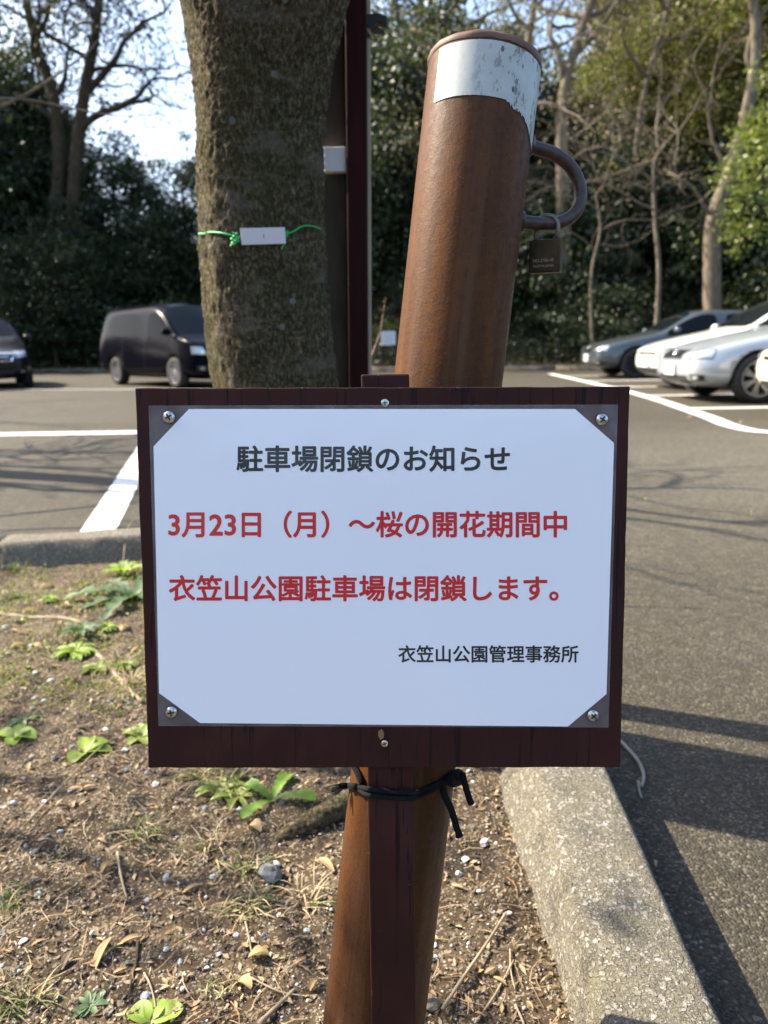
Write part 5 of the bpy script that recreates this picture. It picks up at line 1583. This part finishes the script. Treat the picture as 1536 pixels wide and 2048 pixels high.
o = link('leaf_litter', fast_mesh('leaf_litter', np.concatenate(VV), np.concatenate(FF), LITTER)); stuff(o, 'scraps of bark, dry leaves and rootlets littering the soil bed')
# moss-like low green in the bed by the far kerb
pts = []
for k in range(420):
    y = 1.5 + 1.2 * g.random(); x = g.uniform(-.62 * y - .1, .2)
    if not in_bed(x, y, .08): continue
    m = g.integers(8, 40)
    pts.append(np.array([x, y, soil_z(x, y) + .006]) + g.normal(size=(m, 3)) * np.array([.035, .035, .010]))
V, F = leaves(np.concatenate(pts), .012, up=.8, seed=5, aspect=.4)
o = link('ground_cover', fast_mesh('ground_cover', V, F, WEED)); stuff(o, 'tiny green sprouts speckling the soil near the left kerb')

SW, SG, ST_, SB_ = m_stone('white_stone', (.62, .62, .60)), m_stone('grey_stone', (.17, .18, .18)), m_stone('tan_stone', (.30, .25, .18)), m_stone('brown_stone', (.12, .08, .055))
STONES = []
for k in range(6):
    V, F = stone_shape(k + 50)
    row = []
    for m_ in (SW, SG, ST_, SB_):
        me = bpy.data.meshes.new('stone'); me.from_pydata([tuple(v) for v in V], [], F); me.materials.append(m_)
        row.append(me)
    STONES.append(row)
def stone(px, py, spx, kind, label, group=None, name='pebble', cat='pebble'):
    p = on_soil(px, py)
    d = spx / FPX * (p - EYE).dot(fw)
    o = link(name, STONES[int(px + py) % 6][kind])
    o.location = p + Vector((0, 0, d * .16)); o.rotation_euler = (rnd.uniform(-.3, .3), rnd.uniform(-.3, .3), rnd.uniform(0, 6.3)); o.scale = (d, d, d)
    return tag(o, label, cat, group)
stone(540, 1752, 54, 1, 'largest grey stone on the soil, in front of the tree root', name='grey_stone', cat='stone')
stone(970, 1694, 24, 0, 'white pebble above the dark patch right of the rusty post')
stone(931, 1726, 17, 0, 'white pebble lying in the round dark patch')
stone(291, 1994, 26, 0, 'white pebble at the bottom of the soil bed between grass stems')
stone(218, 2023, 24, 2, 'rounded tan pebble near the bottom seedling')
stone(555, 1733, 18, 0, 'white pebble touching the largest grey stone')
stone(332, 1756, 18, 0, 'white pebble midway between two grass tufts')
stone(47, 1886, 20, 0, 'white pebble on the dark soil close to the picture edge')
stone(858, 2010, 44, 2, 'tan stone half hidden by the base of the rusty post', name='tan_stone', cat='stone')
stone(77, 1798, 16, 0, 'white pebble beside the dark tuft at the picture edge')
gp, LP = 'small pale pebbles scattered on the soil bed', 'small pale pebble lying on the brown soil bed'
for x, y in ((542, 1912), (411, 1934), (360, 1918), (378, 1922), (408, 1854), (330, 1892), (368, 1950), (613, 1864), (555, 1838), (440, 1905), (90, 1615), (249, 1505), (213, 1465), (138, 1593), (26, 1614), (10, 1618), (68, 1350), (100, 1365), (70, 1395), (85, 1400), (12, 1255), (32, 1298), (64, 1295), (120, 1670), (296, 1542), (424, 1747), (293, 1800), (182, 1872), (145, 1590), (50, 1565), (310, 1572), (870, 1888), (938, 1887), (872, 1915), (1000, 1930), (960, 1786), (1015, 1835), (945, 1568), (935, 1550), (990, 1690), (920, 1750), (860, 1660), (480, 1630), (40, 1945), (5, 1932), (520, 1985), (365, 1985), (350, 2035), (505, 1880), (470, 1870)):
    stone(x + rnd.uniform(-3, 3), y, rnd.uniform(8, 15), 0, LP, gp)
gp, LP = 'small grey and brown pebbles scattered on the soil bed', 'small dull grey or brown pebble half sunk in the soil bed'
for k in range(90):
    while True:
        x, y = rnd.uniform(0, 1080), 1190 + 850 * rnd.random()
        p = on_ground(x, y)
        if in_bed(p.x, p.y, .09) and not (270 < x < 1250 and y < 1540): break
    stone(x, y, rnd.uniform(8, 16), rnd.choice((1, 1, 2, 3)), LP, gp)

# bark chips, dry leaves, twigs
CHIP = m_speck('bark_chip', [(0, (.30, .15, .06)), (.5, (.40, .24, .11)), (1, (.46, .33, .18))])
DRYL = m_leaf('fallen_leaf', [(.30, .17, .06), (.42, .28, .12), (.50, .36, .18)], .65, .3)
TWIG = m_simple_bark('dead_twig', (.20, .155, .10), (.40, .33, .23), .002)
TWIGG = m_simple_bark('grey_vine', (.19, .17, .145), (.32, .30, .27), .002)
def chip(px, py, L, az, label, group=None, m=CHIP, wide=.28):
    p = on_soil(px, py); d = L / FPX * (p - EYE).dot(fw)
    mb = MB(); n = 7; V = []
    for i in range(n):
        u = i / (n - 1); w = d * wide * math.sin(math.pi * (.08 + .84 * u)) ** .7
        z = .12 * d * math.sin(u * 3.1) + .001
        V += [(d * (u - .5), w / 2, z + w * .2), (d * (u - .5), 0, z + w * .05), (d * (u - .5), -w / 2, z + w * .3)]
    top_ = V; bot = [(a, b, c - d * .05) for a, b, c in V]
    mb.grid(top_, n, 3); mb.grid(bot, n, 3)
    edge = [i * 3 for i in range(n)] + [(n - 1) * 3 + 1] + [i * 3 + 2 for i in range(n - 1, -1, -1)] + [1]
    for i in range(len(edge)):
        a, b = edge[i], edge[(i + 1) % len(edge)]
        mb.F.append((a, a + n * 3, b + n * 3, b)); mb.m.append(0)
    o = mb.build('bark_chip', m)
    o.location = p + Vector((0, 0, .002)); o.rotation_euler = (rnd.uniform(-.2, .2), rnd.uniform(-.25, .25), az)
    return tag(o, label, 'bark chip', group)
chip(652, 1738, 58, -.95, 'pointed tan bark chip under the tree root beside the rusty post')
chip(206, 1912, 70, 1.45, 'long split tan bark chip standing out near the bottom of the soil')
chip(176, 1587, 34, .5, 'orange-tan bark chip right of the dry stalk')
chip(155, 1592, 30, .3, 'short orange chip beside the larger orange-tan chip')
chip(262, 1875, 40, .55, 'orange bark sliver among white pebbles')
chip(385, 1775, 42, .6, 'brown bark sliver below the flattened grass tuft')
chip(1312, 1724, 22, 1.2, 'single small wooden chip lying on the asphalt shadow beside the kerb')
chip(134, 1932, 40, 1.5, 'brown pod-like chip on the dark soil', m=SB_, wide=.4)
gp, LP = 'tan bark chips scattered on the soil bed', 'small tan bark chip scattered on the soil bed'
for x, y in ((440, 1782), (355, 1782), (80, 1895), (330, 1962), (240, 1938), (600, 1928), (35, 1575), (150, 1620), (425, 1582), (530, 1570), (300, 1725), (205, 1690), (60, 1545), (120, 1250), (200, 1215), (50, 1270), (90, 1205), (160, 1225), (30, 1265), (270, 1300), (60, 1340), (115, 1335), (240, 1420), (20, 1430), (905, 1640), (915, 1780), (1000, 1960), (1060, 2010), (980, 1940), (960, 2030)):
    chip(x, y, rnd.uniform(16, 30), rnd.uniform(-1.5, 1.5), LP, gp)
def dry_leaf(px, py, L, label, group=None):
    p = on_soil(px, py); d = L / FPX * (p - EYE).dot(fw)
    mb = MB(); rr = random.Random(int(px))
    n = 8; V = []
    for i in range(n):
        u = i / (n - 1); w = d * .62 * math.sin(math.pi * (.05 + .92 * u)) ** .6 * (1 + .2 * rr.uniform(-1, 1))
        c = .25 * d * math.sin(u * 2.6)
        for s in (-1, -.5, 0, .5, 1): V.append((d * (u - .5), s * w / 2, c + abs(s) ** 1.5 * w * .35 + .04 * d * rr.uniform(-1, 1)))
    mb.grid(V, n, 5)
    mb.tube([(-d * .5, 0, .0), (-d * .65, .02 * d, .03 * d), (-d * .8, .05 * d, .01)], d * .012, 4)
    o = mb.build('dry_leaf', DRYL, smooth=True)
    o.location = p + Vector((0, 0, .003)); o.rotation_euler = (rnd.uniform(-.4, .4), rnd.uniform(-.3, .3), rnd.uniform(0, 6.3))
    return tag(o, label, 'dry leaf', group)
dry_leaf(518, 1920, 42, 'curled orange-brown leaf caught at the foot of the long straw stems')
dry_leaf(486, 1978, 44, 'pale tan curled leaf near the bottom of the soil bed')
dry_leaf(510, 1668, 40, 'pale dry leaf under the dandelion')
dry_leaf(372, 1560, 32, 'small tan leaf just below the board edge')
dry_leaf(218, 1745, 30, 'little torn brown leaf below the flattened grass')
dry_leaf(628, 1978, 26, 'orange scrap of leaf against the rusty post')
gp, LP = 'dry leaves lying near the left kerb', 'dry tan leaf lying on the soil near the left kerb'
for x, y in ((205, 1195), (150, 1180), (165, 1170), (90, 1170), (180, 1240), (130, 1215), (60, 1230), (250, 1260), (35, 1300), (75, 1300)):
    dry_leaf(x, y, rnd.uniform(20, 32), LP, gp)
def stick(P, r, label, name='twig', m=TWIG, lift=.004, n=7, cat='twig', zs=None):
    Q = [on_soil(x, y) + Vector((0, 0, lift + (zs[i] if zs else 0))) for i, (x, y) in enumerate(P)]
    b = Q[0].copy()
    S = sm([q - b for q in Q], 5)
    k = len(S)
    o = MB().tube(S, [r * (1 - .35 * i / k) * (1 + .12 * math.sin(i * 2.3)) for i in range(k)], n).build(name, m, smooth=True)
    o.location = b
    return tag(o, label, cat)
stick([(-30, 1228), (60, 1236), (130, 1243), (185, 1258), (215, 1278)], .0085, 'thick pale fallen branch lying across the soil at the left', 'fallen_branch', cat='branch')
stick([(188, 1300), (222, 1335), (248, 1368), (285, 1410)], .0072, 'pale broken stick running down to the edge of the board', 'broken_stick', cat='stick')
stick([(52, 1673), (100, 1620), (160, 1555), (215, 1500), (275, 1470)], .0016, 'long thin dry stalk crossing the broad-leaved seedling', 'dry_stalk', lift=.012)
stick([(236, 1712), (240, 1745), (246, 1772), (254, 1798)], .0022, 'short bent pale straw below the flattened grass tuft', 'straw')
stick([(488, 1830), (494, 1860), (500, 1890), (505, 1918)], .0014, 'straw stem leading from a tuft down to the curled orange leaf', 'straw')
stick([(275, 1880), (272, 1920), (262, 1965), (258, 2000)], .0022, 'dark brown curved twig near the bottom of the soil bed', 'twig', m=TBARK)
stick([(288, 1945), (300, 1970), (310, 2010), (312, 2040)], .0014, 'thin tan stem beside the white pebble at the bottom', 'straw')
stick([(215, 1800), (250, 1803), (285, 1808)], .0014, 'thin dark twig lying level on bare soil', 'twig', m=TBARK)
stick([(885, 2030), (930, 1960), (975, 1890), (1012, 1842)], .0026, 'long tan twig on the soil right of the post', 'twig', lift=.010)
stick([(950, 2048), (990, 1985), (1028, 1920)], .0018, 'thin tan twig parallel to the longer one beside the kerb', 'twig')
stick([(1030, 2010), (1045, 2035), (1050, 2060)], .0018, 'short tan twig at the foot of the kerb', 'twig')
stick([(1020, 1900), (1022, 1940), (1030, 1975)], .0012, 'very fine twig between the two tan twigs', 'twig')
stick([(500, 1960), (560, 1990), (620, 2000)], .0012, 'thin dry grass stem beside the post foot', 'straw')
stick([(520, 2060), (555, 2020), (590, 1985)], .0036, 'flat tan stick at the bottom next to the post', 'stick')
stick([(285, 1085), (262, 1090), (250, 1130), (246, 1165)], .0018, 'dry upright stem in front of the left kerb', 'dry_stalk', zs=[.10, .09, .05, 0])
# grey dry vine on the asphalt
P = [on_ground(x, y, .008) for x, y in ((1236, 1478), (1258, 1500), (1278, 1525), (1287, 1550), (1283, 1572), (1276, 1562), (1279, 1582), (1283, 1596))]
b = P[0].copy()
o = MB().tube(sm([p - b for p in P], 5), [.0046 - .0028 * min(1, i / 35) for i in range(36)], 7).build('dry_vine', TWIGG, smooth=True); o.location = b
tag(o, 'curved grey dry vine lying on the asphalt beside the board', 'twig')
LG = 'small stray leaf lying on the sunlit asphalt'
for x, y, L in ((1380, 835, 12), (1500, 1028, 16), (1440, 1012, 10), (1290, 1000, 9), (1480, 846, 8)):
    p = on_ground(x, y, .006); d = L / FPX * (p - EYE).dot(fw)
    V, F = leaves([(0, 0, .006 + d * .06)], d, up=4, seed=int(x))
    o = mk('dry_leaf', V, F, DRYL); o.location = p
    tag(o, LG, 'dry leaf', 'leaves on the asphalt')
